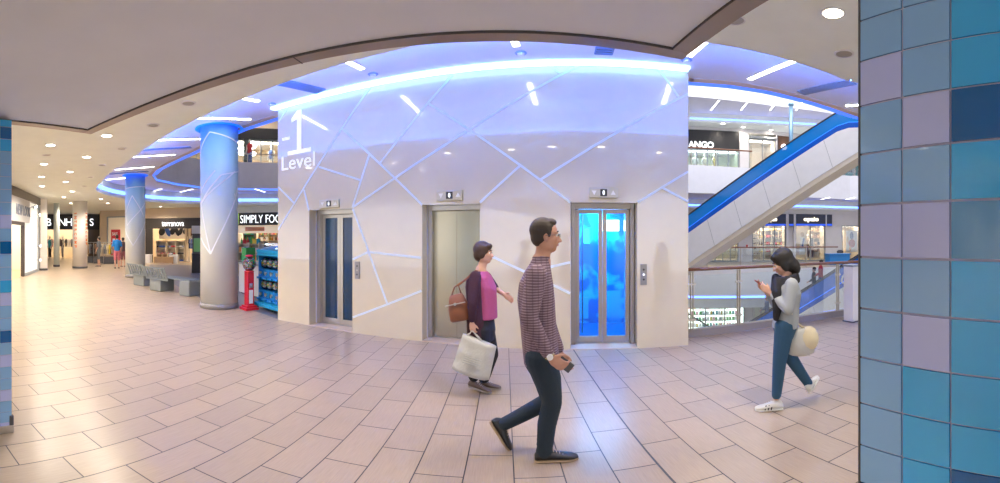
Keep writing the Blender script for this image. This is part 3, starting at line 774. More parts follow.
# far side of the left opening: short strips between the well edge and the rim
for px in (122, 156, 187, 263):
    a = at_d(px - (7 if px < 200 else -2), 22.9); b = at_d(px + (6 if px < 200 else -8), 21.4)
    a.z = b.z = ZS
    strip_w(a, b, ZS, 'short white strip light on the far side of the blue-lit soffit', 'far strip lights in the blue soffit', 0.08, strip_far)
strip_w(Vector((-4.80, 4.87, ZS)), Vector((-4.32, 6.05, ZS)), ZS, 'white strip light just outside the top left corner of the lift wall', None)
strip_w(Vector((-2.40, 4.37, ZS)), Vector((-2.04, 5.52, ZS)), ZS, 'white strip light over the Level lettering, left of a detector', None)
strip_w(Vector((-0.02, 3.95, ZS)), Vector((0.21, 5.09, ZS)), ZS, 'white strip light just beyond the bronze edge, centre of the lift wall', None)
strip_w(Vector((2.44, 3.66, ZS)), Vector((2.52, 4.80, ZS)), ZS, 'white strip light at the right corner of the bronze edge', None)
strip((796.5, 59.5), (749.5, 79), ZS, 'long white strip light in the soffit over the escalator', None)
strip((862, 104.5), (846, 105.5), ZS, 'white strip light cut off by the tiled pillar', None)
# soffit of the level above, across the open well
def ring_strips(z, pxs, d0, d1, label, group, dx=9):
    for px in pxs:
        a = at_d(px, d0, z); b = at_d(px + dx, d1, z)
        strip_w(a, b, z, label, group, 0.10, strip_far)
ring_strips(ZS + 5.8, (711, 741, 770, 796), 26.0, 24.0, 'white strip light in the soffit of the upper level', 'upper level strip lights', 8)
ring_strips(ZS, (795, 821, 846), 27.3, 25.9, 'white strip light in the soffit under the upper gallery', 'strip lights under the upper gallery', 9)

def vent(p0, p1, w_, label, m, n=8, z=ZS):
    a = at_z(*p0, z); b = at_z(*p1, z); t = thing('ceiling_vent', (a + b) / 2, label, 'air vent')
    d = (b - a).normalized(); q = Vector((-d.y, d.x, 0)); L = (b - a).length; dz = Vector((0, 0, 1))
    mb = MB(); mb.bar(a - dz * 0.003, b - dz * 0.003, w_, 0.006); mb.build('backing', darkg, t)
    mb = MB()
    for k in range(n): c = q * (w_ * ((k + 0.5) / n - 0.5)); mb.bar(a + c - dz * 0.010, b + c - dz * 0.010, w_ / n * 0.45, 0.010)
    mb.build('slats', m, t)
    mb = MB()
    for s in (-1, 1): mb.bar(a + q * s * w_ / 2 - dz * 0.008, b + q * s * w_ / 2 - dz * 0.008, 0.02, 0.016)
    mb.bar(a - q * w_ / 2 - dz * 0.008, a + q * w_ / 2 - dz * 0.008, 0.02, 0.016); mb.bar(b - q * w_ / 2 - dz * 0.008, b + q * w_ / 2 - dz * 0.008, 0.02, 0.016); mb.build('frame', m, t)
blue_vent = mat('blue_grey_vent', (0.18, 0.28, 0.50), 0.4)
vent((281, 82), (321, 91), 0.26, 'rectangular air vent in the soffit over the left end of the lift wall', blue_vent)
vent((595.5, 50), (613, 50.8), 0.22, 'short dark slatted vent just beyond the bronze edge', blue_vent, 3)
vent((801, 92.5), (853, 81.5), 0.24, 'grey slatted vent in the soffit beside the tiled pillar', greym)
vent((143.5, 150), (190.7, 147), 0.16, 'thin blue vent slot between strip lights over the near column', blue_vent, 2)
vent((109.5, 174), (148, 171), 0.16, 'thin blue vent slot over the rear column', blue_vent, 2)
for p, l in (((373, 73.8), 'round detector right of the strip light over the Level lettering'), ((272.2, 103.7), 'round detector at the top left corner of the lift wall'),
             ((520.8, 52.6), 'round detector over the middle of the lift wall'), ((686.4, 59.6), 'round detector over the right corner of the lift wall')):
    P = at_z(*p, ZS); t = thing('smoke_detector', P, l, 'detector')
    mb = MB(); mb.lathe([(0.075, 0.0), (0.085, -0.01), (0.07, -0.02)], P, 20); mb.build('base', mat('detector_blue', (0.3, 0.4, 0.7), 0.4), t)
    mb = MB(); mb.lathe([(0.05, -0.02), (0.045, -0.04), (0.02, -0.05)], P, 20); mb.build('sensor', whitem, t)

# ------------------------------------------------------------------ railings
def railing(pts, z, label, H=1.1, post_at=None, step=1.5, rail_m=wood_rail, curb=True, pins=False, post_r=0.02, rr=0.028):
    """pts: ground polyline"""
    t = thing('glass_railing', (pts[0][0], pts[0][1], z), label, 'railing')
    V = [Vector((p[0], p[1], z)) for p in pts]
    mb = MB(); mb.tube([v + Vector((0, 0, H)) for v in V], rr, 10); mb.build('handrail', rail_m, t)
    if curb:
        mb = MB()
        for a, b in zip(V, V[1:]): mb.bar(a + Vector((0, 0, 0.06)), b + Vector((0, 0, 0.06)), 0.14, 0.12)
        mb.build('curb', mat('curb_grey', (0.28, 0.25, 0.23), 0.4), t)
    cum = [0]
    for a, b in zip(V, V[1:]): cum.append(cum[-1] + (b - a).length)
    def P(s):
        for i in range(len(V) - 1):
            if s <= cum[i + 1] or i == len(V) - 2: return V[i].lerp(V[i + 1], (s - cum[i]) / (cum[i + 1] - cum[i])), (V[i + 1] - V[i]).normalized()
    ss = post_at(P, cum[-1]) if post_at else [step * k for k in range(int(cum[-1] / step) + 1)]
    for s in ss:
        p, d = P(s); mb = MB()
        zb = 0.12 if curb else -0.35
        for o in (-0.022, 0.022):
            mb.bar(p + d * o + Vector((0, 0, zb)), p + d * o + Vector((0, 0, H - 0.03)), 0.012, 0.05, up=(d.y, -d.x, 0)) if curb else None
        if not curb: mb.bar(p + Vector((0, 0, zb)), p + Vector((0, 0, H - 0.02)), 0.05, 0.05)
        if curb:
            for hz in (0.28, 0.86): mb.bar(p - d * 0.07 + Vector((0, 0, hz)), p + d * 0.07 + Vector((0, 0, hz)), 0.03, 0.03)
        mb.build('post', steel, t)
    for a, b in zip(ss, ss[1:]):
        p, d = P(a + 0.05); q, _ = P(b - 0.05)
        mb = MB(); mb.bar(p + Vector((0, 0, 0.12 + (H - 0.2) / 2)), q + Vector((0, 0, 0.12 + (H - 0.2) / 2)), H - 0.24, 0.012, up=(d.y, -d.x, 0)); mb.build('glass_panel', glass, t)
    return t
nr_pts = [P2(v + Vector((0.0, 0.06, 0))) for v in near_edge] + [(9.4, 4.76), (12.5, 4.7)]
def near_posts(P, L):
    out = []
    for target in (692, 738.6, 837.7, 900):
        best = min((k * L / 800 for k in range(801)), key=lambda s: abs(math.atan2(P(s)[0].x, P(s)[0].y) * FX + CX - target)); out.append(best)
    return out
railing(nr_pts, 0, 'near glass railing with a brown wooden handrail, behind the woman looking at her phone', 1.1, near_posts)
off = lambda pts, k: [(p[0] * k, p[1] * k) for p in pts]
far0 = [P2(at_d(x, d)) for x, d in ((640, 22.1), (689, 22.1), (730, 22.1), (770, 22.3), (810, 22.7), (838, 22.9))]
railing(far0, 0, 'far glass railing on the same level, in front of the lit shops', 1.1, None, 1.9, wood_rail, False, rr=0.035)
far1 = [P2(at_d(x, d)) for x, d in ((640, 23.1), (690, 23.6), (730, 24.3), (752, 24.7))]
railing(far1, ZF1, 'glass railing of the upper gallery in front of the black shop sign', 1.1, None, 1.55, wood_rail, False, rr=0.05)
railing([P2(at_d(x, d)) for x, d in ((836, 27.0), (860, 27.9))], ZF1, 'short piece of upper gallery railing beside the tiled pillar', 1.1, None, 1.5, steel, False)
farl = [P2(at_d(x, d)) for x, d in ((180, 21.6), (199.8, 22.0), (240, 22.6), (285, 23))]
railing(farl, ZF1, 'upper gallery railing on the left, above the round columns', 0.5, None, 2.0, steel, False)
# white end post beside the pillar
t = thing('end_post', at_z(854, 323, 0), 'white box shaped post ending the near railing, beside the tiled pillar', 'post')
P = at_z(855, 322, 0); 
mb = MB(); mb.box((P.x + .03, P.y + .1, 0.54), (0.24, 0.24, 1.04), None); mb.build('body', whitem, t, bevel=0.01)
mb = MB(); mb.box((P.x + .03, P.y + .1, 1.08), (0.27, 0.27, 0.04), None); mb.build('cap', greym, t, bevel=0.005)
mb = MB(); mb.box((P.x + .03, P.y + .1, 0.01), (0.27, 0.27, 0.02), None); mb.build('foot', darkg, t)

# ------------------------------------------------------------------ escalators
blue_panel = mat('escalator_blue_panel', (0.0, 0.10, 0.62), 0.15, coat=0.6)
def escalator(name, A, Z0, B, Z1, label, glass_h=0.86, depth=1.62, width=1.5, seam=1.4, deep=False, logo=None, gm=None):
    """A: foot at level Z0, B: head at level Z1 (ground points of the incline)"""
    A = Vector((A[0], A[1], 0)); B = Vector((B[0], B[1], 0)); d = (B - A).normalized(); L = (B - A).length; n = Vector((d.y, -d.x, 0))
    if n.dot(-A) < 0: n = -n
    M = Matrix((d, Vector((0, 0, 1)), n)).transposed().to_4x4(); M.translation = A
    t = thing(name, (A.x, A.y, Z0), label, 'escalator')
    k = (Z1 - Z0) / L; e = 1.6
    line = lambda h: [(-e, Z0 + h), (-0.25, Z0 + h), (0.25, Z0 + h + k * 0.25), (L - 0.25, Z1 + h - k * 0.25), (L + 0.25, Z1 + h), (L + e, Z1 + h)]
    low = lambda h: [(-e, Z0 + h), (-0.25 - e / 2, Z0 + h), (0.25, Z0 + h + k * 0.25), (L + e * 0.8, Z1 + h + k * e * 0.8), (L + e, Z1 + h + k * e * 0.9)]
    def band(mb, lo, hi, n0, n1):
        mb.prism([(low if lo < -0.3 else line)(lo) + list(reversed((low if hi < -0.3 else line)(hi)))], n0, n1, M)
    mb = MB(); band(mb, -depth + 0.22, 0.02, -width, 0.0)
    sp = mb.build('side_panel', mat('escalator_white', (0.86, 0.86, 0.88), 0.35), t)
    for s in [i * seam for i in range(1, int(L / seam) + 1)]:
        mb = MB(); zt, zb = Z0 + k * s + 0.0, Z0 + k * s - depth + 0.24; sh = (zt - zb) * 0.28
        mb.prism([[(s - 0.008 + sh, zb + k * sh), (s + 0.008 + sh, zb + k * sh), (s + 0.008, zt), (s - 0.008, zt)]], 0.0, 0.003, M); mb.build('panel_joint', greym, sp)
    mb = MB(); band(mb, -depth, -depth + 0.22, -width + 0.05, -0.04); mb.build('underside', mat('escalator_underside', (0.80, 0.72, 0.58), 0.4), t)
    mb = MB(); band(mb, 0.02, 0.26, -0.06, 0.0); band(mb, 0.02, 0.26, -width, -width + 0.06); mb.build('skirt', blue_panel, t)
    mb = MB(); band(mb, 0.265, 0.285, -0.05, -0.02); mb.build('skirt_light', mat('esc_led', (0, .3, 1), emit=(0.03, 0.22, 1), es=1.6), t)
    for n0 in (-0.04, -width + 0.03):
        mb = MB(); band(mb, 0.28, glass_h, n0, n0 + 0.012)
        mb.build('glass_balustrade', gm or blueglass, t)
        pts = [M @ Vector((s, z, n0 + 0.006)) for s, z in line(glass_h + 0.03)]
        first = M @ Vector((-e - 0.25, Z0 + glass_h * 0.6, n0)); last = M @ Vector((L + e + 0.25, Z1 + glass_h * 0.6, n0))
        mb = MB(); mb.tube([first] + pts + [last], 0.035, 8); mb.build('handrail', black, t)
    mb = MB(); mb.mi = 0
    ns = int((Z1 - Z0) / 0.2)
    for i in range(ns):
        s0 = L * i / ns
        z = Z0 + (Z1 - Z0) * (i + 1) / ns; mb.box((s0 + L / ns / 2, z - 0.09, -width / 2), (L / ns, 0.2, width - 0.14), M)
    mb.build('step_band', mat('escalator_step', (0.12, 0.12, 0.13), 0.4, 0.6), t)
    return t, M, L, k
# upper one: rises to the right and towards the viewer
A1 = at_d(689, 19.2); B1_ = at_d(833, 16.7); dd = (B1_ - A1).normalized(); hd = (B1_ - A1).length
z_a, z_b = EYE + vv(214) * 19.2 - 0.89, EYE + vv(114.4) * 16.7 - 0.89
kk = (z_b - z_a) / hd
foot = A1 - dd * (z_a / kk); head = A1 + dd * ((ZF1 - z_a) / kk)
escalator('escalator', foot, 0, foot + dd * (6.15 / kk), 6.15, 'white escalator with blue glass sides climbing to the upper gallery')
A2 = at_d(748, 19.2); B2_ = at_d(835, 18.6); dd2 = (B2_ - A2).normalized()
za2, zb2 = EYE + vv(325) * 19.2 - 0.95, EYE + vv(272.1) * 18.6 - 0.95
k2 = (zb2 - za2) / (B2_ - A2).length
foot2 = A2 - dd2 * ((za2 + 5.8) / k2); head2 = A2 + dd2 * ((0 - za2) / k2)
E2, M2, L2, K2 = escalator('escalator', foot2, -5.8, head2, 0, 'lower escalator with deep blue sides carrying two riders up from the level below', 0.95, 1.3, 1.5, gm=mat('thin_blue_glass', (0.0, 0.20, 0.95), 0.08, alpha=0.5))

# white oval mark on the blue side of the lower escalator
P = at_pd(846, 278, 18.4); mb = MB(); dM = M2.to_3x3() @ Vector((1, 0, 0)); nM = M2.to_3x3() @ Vector((0, 0, 1))
g = (M2.inverted() @ P); c_ = M2 @ Vector((g.x, g.y, 0.01))
mb.tube([c_ + (dM + Vector((0, 0, K2))).normalized() * 0.24 * cos(a) + Vector((0, 0, 1)) * 0.20 * sin(a) for a in [2 * pi * i / 20 * 0.86 for i in range(21)]], 0.05, 6)
mb.build('white_mark', whitem, E2)
# ------------------------------------------------------------------ outer walls of the hall
wall_plain = mat('pale_wall', (0.74, 0.70, 0.64), 0.6)
def outer(name, a, b, z0=-5.8, z1=15.0):
    a, b = Vector((*a, 0)), Vector((*b, 0)); mb = MB(); d = (b - a).normalized()
    mb.bar(a + Vector((0, 0, (z0 + z1) / 2)), b + Vector((0, 0, (z0 + z1) / 2)), z1 - z0, 0.2, up=(d.y, -d.x, 0)); return struct(mb.build(name, wall_plain))
outer('wall_left', (-48, 1.0), (-48, 46)); outer('wall_far', (-48, 46), (44, 46)); outer('wall_right', (44, 46), (44, 1.0))

# ------------------------------------------------------------------ small goods (built once, then copied with shared meshes)
GC = {k: mat('goods_' + k, c, 0.6) for k, c in dict(red=(0.55, 0.04, 0.05), blue=(0.03, 0.10, 0.40), black=(0.02, 0.02, 0.025), white=(0.8, 0.78, 0.74), grey=(0.25, 0.25, 0.27), tan=(0.50, 0.33, 0.18),
      green=(0.05, 0.35, 0.08), yellow=(0.70, 0.50, 0.04), pink=(0.70, 0.28, 0.34), brown=(0.18, 0.09, 0.05), teal=(0.02, 0.32, 0.36), orange=(0.75, 0.27, 0.04), cream=(0.75, 0.65, 0.48)).items()}
PROTO = {}
def proto_mesh(kind, color):
    key = (kind, color)
    if key in PROTO: return PROTO[key]
    mb = MB()
    if kind == 'shirt':                      # hanging garment, hung by its shoulders, 0.45 wide, top at z = 0
        mb.prism([[(-0.05, -0.03), (-0.2, -0.09), (-0.27, -0.34), (-0.2, -0.36), (-0.16, -0.22), (-0.17, -0.68), (0.17, -0.68), (0.16, -0.22), (0.2, -0.36), (0.27, -0.34), (0.2, -0.09), (0.05, -0.03), (0, -0.07)]], -0.03, 0.03, Matrix.Rotation(pi / 2, 4, 'X'))
        mb.tube([(0, 0, -0.04), (0, 0, 0.03), (0.02, 0, 0.06), (0.0, 0, 0.08)], 0.006, 6)
    elif kind == 'folded':
        mb.box((0, 0, 0.03), (0.28, 0.3, 0.06)); mb.box((0, -0.02, 0.07), (0.26, 0.26, 0.03)); mb.box((0, -0.1, 0.09), (0.1, 0.05, 0.015))
    elif kind == 'carton':
        mb.box((0, 0, 0.11), (0.16, 0.12, 0.22)); mb.box((0, 0, 0.228), (0.13, 0.09, 0.015)); mb.box((0, -0.062, 0.1), (0.1, 0.004, 0.1))
    elif kind == 'bottle':
        mb.lathe([(0.045, 0), (0.05, 0.01), (0.05, 0.16), (0.02, 0.22), (0.018, 0.26), (0.024, 0.262), (0.024, 0.28)], n=12)
    elif kind == 'bag':
        mb.loft([((0, 0, 0), (0.14, 0, 0), (0, 0.06, 0)), ((0, 0, 0.12), (0.16, 0, 0), (0, 0.075, 0)), ((0, 0, 0.22), (0.12, 0, 0), (0, 0.04, 0))], 12)
        mb.tube([(-0.09, 0, 0.2), (-0.07, 0, 0.32), (0, 0, 0.36), (0.07, 0, 0.32), (0.09, 0, 0.2)], 0.01, 6)
    elif kind == 'shoe':
        mb.loft([((-0.1, 0, 0.04), (0.0, 0.03, 0), (0, 0, 0.04)), ((-0.08, 0, 0.05), (0, 0.04, 0), (0, 0, 0.05)), ((0.02, 0, 0.035), (0, 0.045, 0), (0, 0, 0.035)), ((0.12, 0, 0.02), (0, 0.035, 0), (0, 0, 0.02))], 10)
    bmesh.ops.recalc_face_normals(mb.bm, faces=mb.bm.faces)
    me = bpy.data.meshes.new(kind); mb.bm.to_mesh(me); mb.bm.free(); me.materials.append(GC[color]); PROTO[key] = me
    return me
KINDN = dict(shirt='garment', folded='folded_clothes', carton='carton', bottle='bottle', bag='handbag', shoe='shoe')
CATN = dict(shirt='clothes', folded='clothes', carton='box', bottle='bottle', bag='bag', shoe='shoe')
rg = random.Random(11)
def good(kind, color, P, ang, label, group, sc=1.0):
    o = bpy.data.objects.new(KINDN[kind], proto_mesh(kind, color)); COL.objects.link(o); o.location = P; o.rotation_euler = (0, 0, ang); o.scale = (sc, sc, sc)
    return tag(o, label, CATN[kind], group)
def row(kind, colors, pl, u0, u1, z, n, k, label, group, sc=1.0, turn=0.0, jitter=0.02):
    a = math.atan2(pl.u.y, pl.u.x)
    for i in range(k):
        u = u0 + (u1 - u0) * (i + 0.5) / k + rg.uniform(-jitter, jitter)
        good(kind, rg.choice(colors), pl.pt(u, z, n), a + turn, label, group, sc * rg.uniform(0.92, 1.06))

def lamp_panel(pl, u0, u1, z, n0, n1, par, m, name='ceiling_lamp'):
    mb = MB(); pl.box(mb, u0, z - 0.03, u1, z, n0, n1); return mb.build(name, m, par)
def shelf_unit(pl, u0, u1, n, z0, levels, dz, depth, label, m=None, back=True):
    t = thing('shelf_unit', pl.pt((u0 + u1) / 2, z0, n), label, 'shelf')
    m = m or whitem; zt = z0 + levels * dz
    for u in (u0, u1):
        mb = MB(); pl.box(mb, u - 0.02, z0, u + 0.02, zt + 0.05, n - depth / 2, n + depth / 2); mb.build('side_panel', m, t)
    if back: mb = MB(); pl.box(mb, u0 + 0.02, z0, u1 - 0.02, zt + 0.05, n - depth / 2, n - depth / 2 + 0.02); mb.build('back_panel', m, t)
    for i in range(levels + 1):
        z = z0 + 0.06 + i * dz if i == 0 else z0 + i * dz
        mb = MB(); pl.box(mb, u0 + 0.02, z - 0.025, u1 - 0.02, z, n - depth / 2, n + depth / 2); mb.build('shelf_board', m, t)
    return t

def shop(A, B, label, z0=0.0, depth=4.0, zt=ZC, inner=warmwall, floor=shopfloor, lamp=shop_e, sides=True, nl=2):
    """a lit shop room behind the plane A-B"""
    pl = Plane(A, B); t = thing('shop', pl.pt(pl.L / 2, z0, 0), label, 'shop')
    mb = MB(); pl.box(mb, 0, z0, pl.L, zt, -depth - 0.1, -depth); mb.build('back_wall', inner, t)
    if sides:
        for u in (0, pl.L):
            mb = MB(); pl.box(mb, u - 0.05, z0, u + 0.05, zt, -depth, 0); mb.build('side_wall', inner, t)
    mb = MB(); pl.box(mb, 0, z0 + 0.004, pl.L, z0 + 0.012, -depth, 0.0); mb.build('shop_floor', floor, t)
    mb = MB(); pl.box(mb, 0, zt - 0.12, pl.L, zt - 0.02, -depth, -0.2); mb.build('shop_ceiling', whitem, t)
    for i in range(nl):
        n = -depth * (i + 0.5) / nl
        lamp_panel(pl, 0.3, pl.L - 0.3, zt - 0.12, n - 0.2, n + 0.2, t, lamp)
    return pl, t

# ================= left side =================
# white shop front at the far left, seen at a slant
A = at_d(2, 13.0); A = Vector((-14.0, 4.35, 0)); B = at_d(37.3, 19.9)
NL, nt_ = shop(A, B, 'white shop front seen at a slant at the far left, with a pale sign', depth=3.0, inner=mat('bright_shop_wall', (0.8, 0.74, 0.66), 0.5), lamp=shop_e)
mb = MB(); NL.box(mb, 0, 2.25, NL.L * 0.62, 3.2, -0.05, 0.12); mb.build('sign_board', mat('sign_pale', (0.62, 0.62, 0.62), 0.4), nt_)
mb = MB(); NL.box(mb, -0.1, 3.2, NL.L + 0.1, 3.54, -0.05, 0.15); mb.build('shade_band', mat('shadow_band', (0.16, 0.14, 0.12), 0.5), nt_)  # shade along the wall top built as a dark strip
u0 = NL.uv(13, 205)[0]; u1 = NL.uv(27.5, 205)[0]
text_mesh('lettering', 'NEW LOOK', mat('sign_grey_letters', (0.22, 0.26, 0.34), 0.4), NL.M @ Matrix.Translation(((u0 + u1) / 2, 2.72, 0.13)), nt_, u1 - u0, 0.42, 0.03, 0.01)
ud = NL.uv(21.7, 240)[0]
mb = MB(); NL.box(mb, ud, 0, ud + 0.16, 2.25, -0.05, 0.1); NL.box(mb, 0, 2.12, ud, 2.25, -0.05, 0.1); mb.build('door_frame', dark_line, nt_)
mb = MB(); NL.box(mb, ud + 0.16, 0.12, NL.L - 0.08, 3.2, -0.1, 0.02); mb.build('display_panel', mat('lit_panel', (0.85, 0.82, 0.76), 0.15, emit=(1, 0.93, 0.82), es=0.45), nt_)
mb = MB(); NL.box(mb, ud + 0.16, 0.0, NL.L, 0.12, -0.05, 0.1); NL.box(mb, NL.L - 0.08, 0.12, NL.L, 3.2, -0.05, 0.1); mb.build('window_frame', greym, nt_)
for x, y in ((35, 246), (35, 260), (34.4, 215), (29.5, 207.5), (31, 206.5)):  # lamp reflections on the glossy panel, built as small glowing lamps
    P = NL.px(x, y, 0.18); s = thing('lamp_glint', P, 'bright lamp reflection built as a small lamp in the slanted white shop window', 'lamp_glint', 'lamp reflections in the slanted window')
    mb = MB(); mb.cyl(P, P + NL.n * 0.09, 0.05, 0.06); mb.build('housing', greym, s)
    mb = MB(); mb.cyl(P + NL.n * 0.09, P + NL.n * 0.1, 0.055); mb.build('lens', lamp_e, s)
    mb = MB(); mb.cyl(P, P - NL.n * 0.16, 0.012); mb.build('arm', greym, s)
# mannequins
def mannequin(P, ang, top, bottom, label, group=None, h=1.75):
    t = thing('mannequin', P, label, 'mannequin', group); k = h / 1.75
    M = Matrix.Translation(P) @ Matrix.Rotation(ang, 4, 'Z') @ Matrix.Scale(k, 4)
    def L(name, m, f):
        mb = MB(); f(mb); bmesh.ops.transform(mb.bm, matrix=M, verts=mb.bm.verts); mb.build(name, m, t)
    X, Y = Vector((1, 0, 0)), Vector((0, 1, 0))
    def body(mb):
        mb.ball((0, 0, 1.63), (0.075, 0.09, 0.11)); mb.tube([(0, 0, 1.4), (0, 0, 1.58)], 0.045)
        for s in (-1, 1): mb.tube([(s * 0.2, 0, 1.4), (s * 0.26, 0.02, 1.12), (s * 0.24, -0.08, 0.88), (s * 0.24, -0.1, 0.8)], [0.045, 0.04, 0.032, 0.03])
        for s in (-1, 1): mb.tube([(s * 0.09, 0, 0.9), (s * 0.1, 0, 0.48), (s * 0.1, 0.02, 0.08), (s * 0.1, -0.08, 0.03)], [0.075, 0.052, 0.035, 0.03])
    L('figure', mat('mannequin_white', (0.75, 0.72, 0.68), 0.35), body)
    L('top', GC[top], lambda mb: mb.loft([((0, 0, 0.85), X * 0.17, Y * 0.12), ((0, 0, 1.05), X * 0.14, Y * 0.1), ((0, 0, 1.28), X * 0.19, Y * 0.12), ((0, 0, 1.42), X * 0.2, Y * 0.09), ((0, 0, 1.48), X * 0.07, Y * 0.06)]))
    L('bottom', GC[bottom], lambda mb: [mb.tube([(s * 0.085, 0, 0.9), (s * 0.1, 0, 0.48), (s * 0.1, 0.02, 0.14)], [0.1, 0.075, 0.06]) for s in (-1, 1)])
    L('stand', steel, lambda mb: (mb.lathe([(0.18, 0), (0.18, 0.015)]), mb.cyl((0, 0, 0.01), (0, 0, 0.5), 0.01)))
    return t
mannequin(NL.pt(NL.uv(14.5, 250)[0], 0.62, -0.9), 1.2, 'grey', 'white', 'mannequin in a dark grey top in the doorway of the slanted white shop')
mannequin(NL.pt(NL.uv(20.2, 250)[0], 0.01, -1.2), 1.0, 'black', 'black', 'dark dressed mannequin next to the black door frame of the slanted shop', None, 1.5)
mb = MB(); uu = NL.uv(15, 250)[0]; NL.box(mb, uu - 0.5, 0.0, uu + 0.5, 0.58, -1.4, -0.4); NL.box(mb, uu - 0.54, 0.56, uu + 0.54, 0.62, -1.44, -0.36)
tag(mb.build('display_plinth', whitem, bevel=0.01), 'white plinth under the mannequin in the slanted white shop', 'plinth')
# shop with the big black sign
DB, td = shop(at_d(30, 32), at_d(99.5, 32), 'shop with a wide black sign behind the round name column', depth=4)
mb = MB(); DB.box(mb, 0, 2.25, DB.L * 0.999, 3.45, 0.0, 0.15); mb.build('sign_board', black, td)
mb = MB(); ua = DB.uv(88, 230)[0]; DB.box(mb, ua, 0, DB.L, 2.25, -0.02, 0.1); 
mb.build('dark_window_wall', mat('dark_shop_wall', (0.10, 0.07, 0.05), 0.4), td)
for ch, x in zip('DEBENHAMS', (36, 43, 49, 56, 62.2, 69, 76.5, 84, 91.5)):
    u, _ = DB.uv(x, 226); text_mesh('letter', ch, sign_e, DB.M @ Matrix.Translation((u, 2.83, 0.17)), td, None, 0.56, 0.03, 0.0)
cgs = 'clothes on the rails in front of the black sign shop'
for k in range(4):
    u = DB.L * (0.22 + 0.17 * k); row('shirt', ['white', 'pink', 'grey', 'tan', 'black', 'red'], DB, u - 0.6, u + 0.6, 1.55, -1.5 - 0.4 * (k % 2), 5, 'garment hanging in the doorway under the wide black sign', 'garments under the wide black sign', 1, 1.2)
mannequin(DB.pt(DB.uv(50, 250)[0], 0, 0.5), 0.2, 'teal', 'black', 'teal dressed mannequin under the letter B of the black sign')
mannequin(DB.pt(DB.uv(62.5, 250)[0], 0, 0.2), -0.3, 'black', 'grey', 'dark mannequin in the bright doorway under the letters N and H')
# beige wall with the sale poster window
PW = Plane(at_d(99.5, 29.5), at_d(146, 28))
t = thing('display_window', PW.pt(PW.L / 2, 0, 0), 'beige shop front with a large pale window and red poster, behind the shoppers', 'shop')
mb = MB(); PW.box(mb, 0, 0, PW.L, ZC, -0.3, -0.1); mb.build('beige_wall', mat('beige_wall', (0.70, 0.55, 0.38), 0.6), t)
x0, x1 = PW.uv(107.5, 230)[0], PW.uv(130, 230)[0]
mb = MB(); PW.box(mb, x0, 0.9, x1, 3.05, -0.1, -0.06); mb.build('window_back', mat('window_back', (0.80, 0.68, 0.50), 0.5, emit=(1, .8, .55), es=0.12), t)
mb = MB()
for u in (x0, x1, x0 + 1.9): PW.box(mb, u - 0.04, 0.6, u + 0.04, 3.1, -0.06, 0.04)
PW.box(mb, x0, 3.05, x1, 3.12, -0.06, 0.04); mb.build('window_frame', greym, t)
p = thing('sale_poster', PW.px(115.7, 255), 'red poster reading fifty percent off in the pale window', 'poster')
mb = MB(); PW.pbox(mb, 111, 229.5, 120.2, 255, -0.03, -0.01); mb.build('sheet', mats_red, p)
PW.text('lettering', '50', whitem, 112.2, 238.5, 118.5, 246, p, 0.0, 0.01, 0.02); PW.text('small_lettering', 'SALE', whitem, 112.2, 232.3, 117.5, 235.5, p, 0.0, 0.01, 0.02); PW.text('percent_sign', '%', whitem, 117.3, 246.5, 119.6, 250, p, 0.0, 0.01, 0.02)
# clothes rails in front of it
def clothes_rail(pl, px, ybot, w_, label, colors, k):
    d = EYE / -vv(ybot); c = at_d(px, d); a = math.atan2(c.x, c.y); q = Plane(c - Vector((cos(-a), sin(-a), 0)) * w_ / 2, c + Vector((cos(-a), sin(-a), 0)) * w_ / 2)
    t = thing('clothes_rail', c, label, 'clothes rail')
    mb = MB(); mb.tube([q.pt(0, 1.32), q.pt(w_, 1.32)], 0.016); mb.build('top_bar', steel, t)
    for u in (0.0, w_):
        mb = MB(); mb.tube([q.pt(u, 0.05), q.pt(u, 1.34)], 0.016); mb.bar(q.pt(u, 0.03, -0.25), q.pt(u, 0.03, 0.25), 0.04, 0.03); mb.build('upright', steel, t)
    mb = MB(); q.box(mb, 0.02, 0.02, w_ - 0.02, 0.42, -0.2, 0.12); mb.build('lower_bin', darkg, t)
    row('shirt', colors, q, 0.1, w_ - 0.1, 1.24, 0, k, 'garment on a clothes rail in front of the beige shop front', 'garments on the rails by the beige shop front', 0.95, 1.15)
clothes_rail(PW, 93.5, 263, 1.6, 'clothes rail just right of the round name column', ['grey', 'tan', 'red', 'black'], 7)
clothes_rail(PW, 103.5, 263.5, 1.3, 'clothes rail between the two shoppers', ['yellow', 'brown', 'cream', 'grey', 'black'], 6)
clothes_rail(PW, 110.5, 264, 0.9, 'short clothes rail left of the man in the blue shirt', ['yellow', 'grey', 'cream', 'tan'], 5)
# clothes shop behind the benches
TN, tt = shop(at_d(146, 27.0), at_d(203, 26.0), 'clothes shop with a thin black sign behind the benches', depth=4.5)
mb = MB(); TN.pbox(mb, 146, 219.8, 203, 228.6, 0.0, 0.15, z1=2.88); TN.box(mb, 0, 0, TN.uv(153, 240)[0], 2.4, 0, 0.12); mb.build('sign_board', mat('brown_black', (0.035, 0.028, 0.024), 0.4), tt)
mb = MB(); TN.box(mb, 0, 2.88, TN.L, ZC - 0.005, 0.0, 0.1); mb.build('upper_wall', mat('beige_wall', (0, 0, 0)), tt)
TN.text('lettering', 'terranova', sign_e, 162.5, 221.7, 184.5, 226.2, tt, 0.17, 0.03, -0.004)
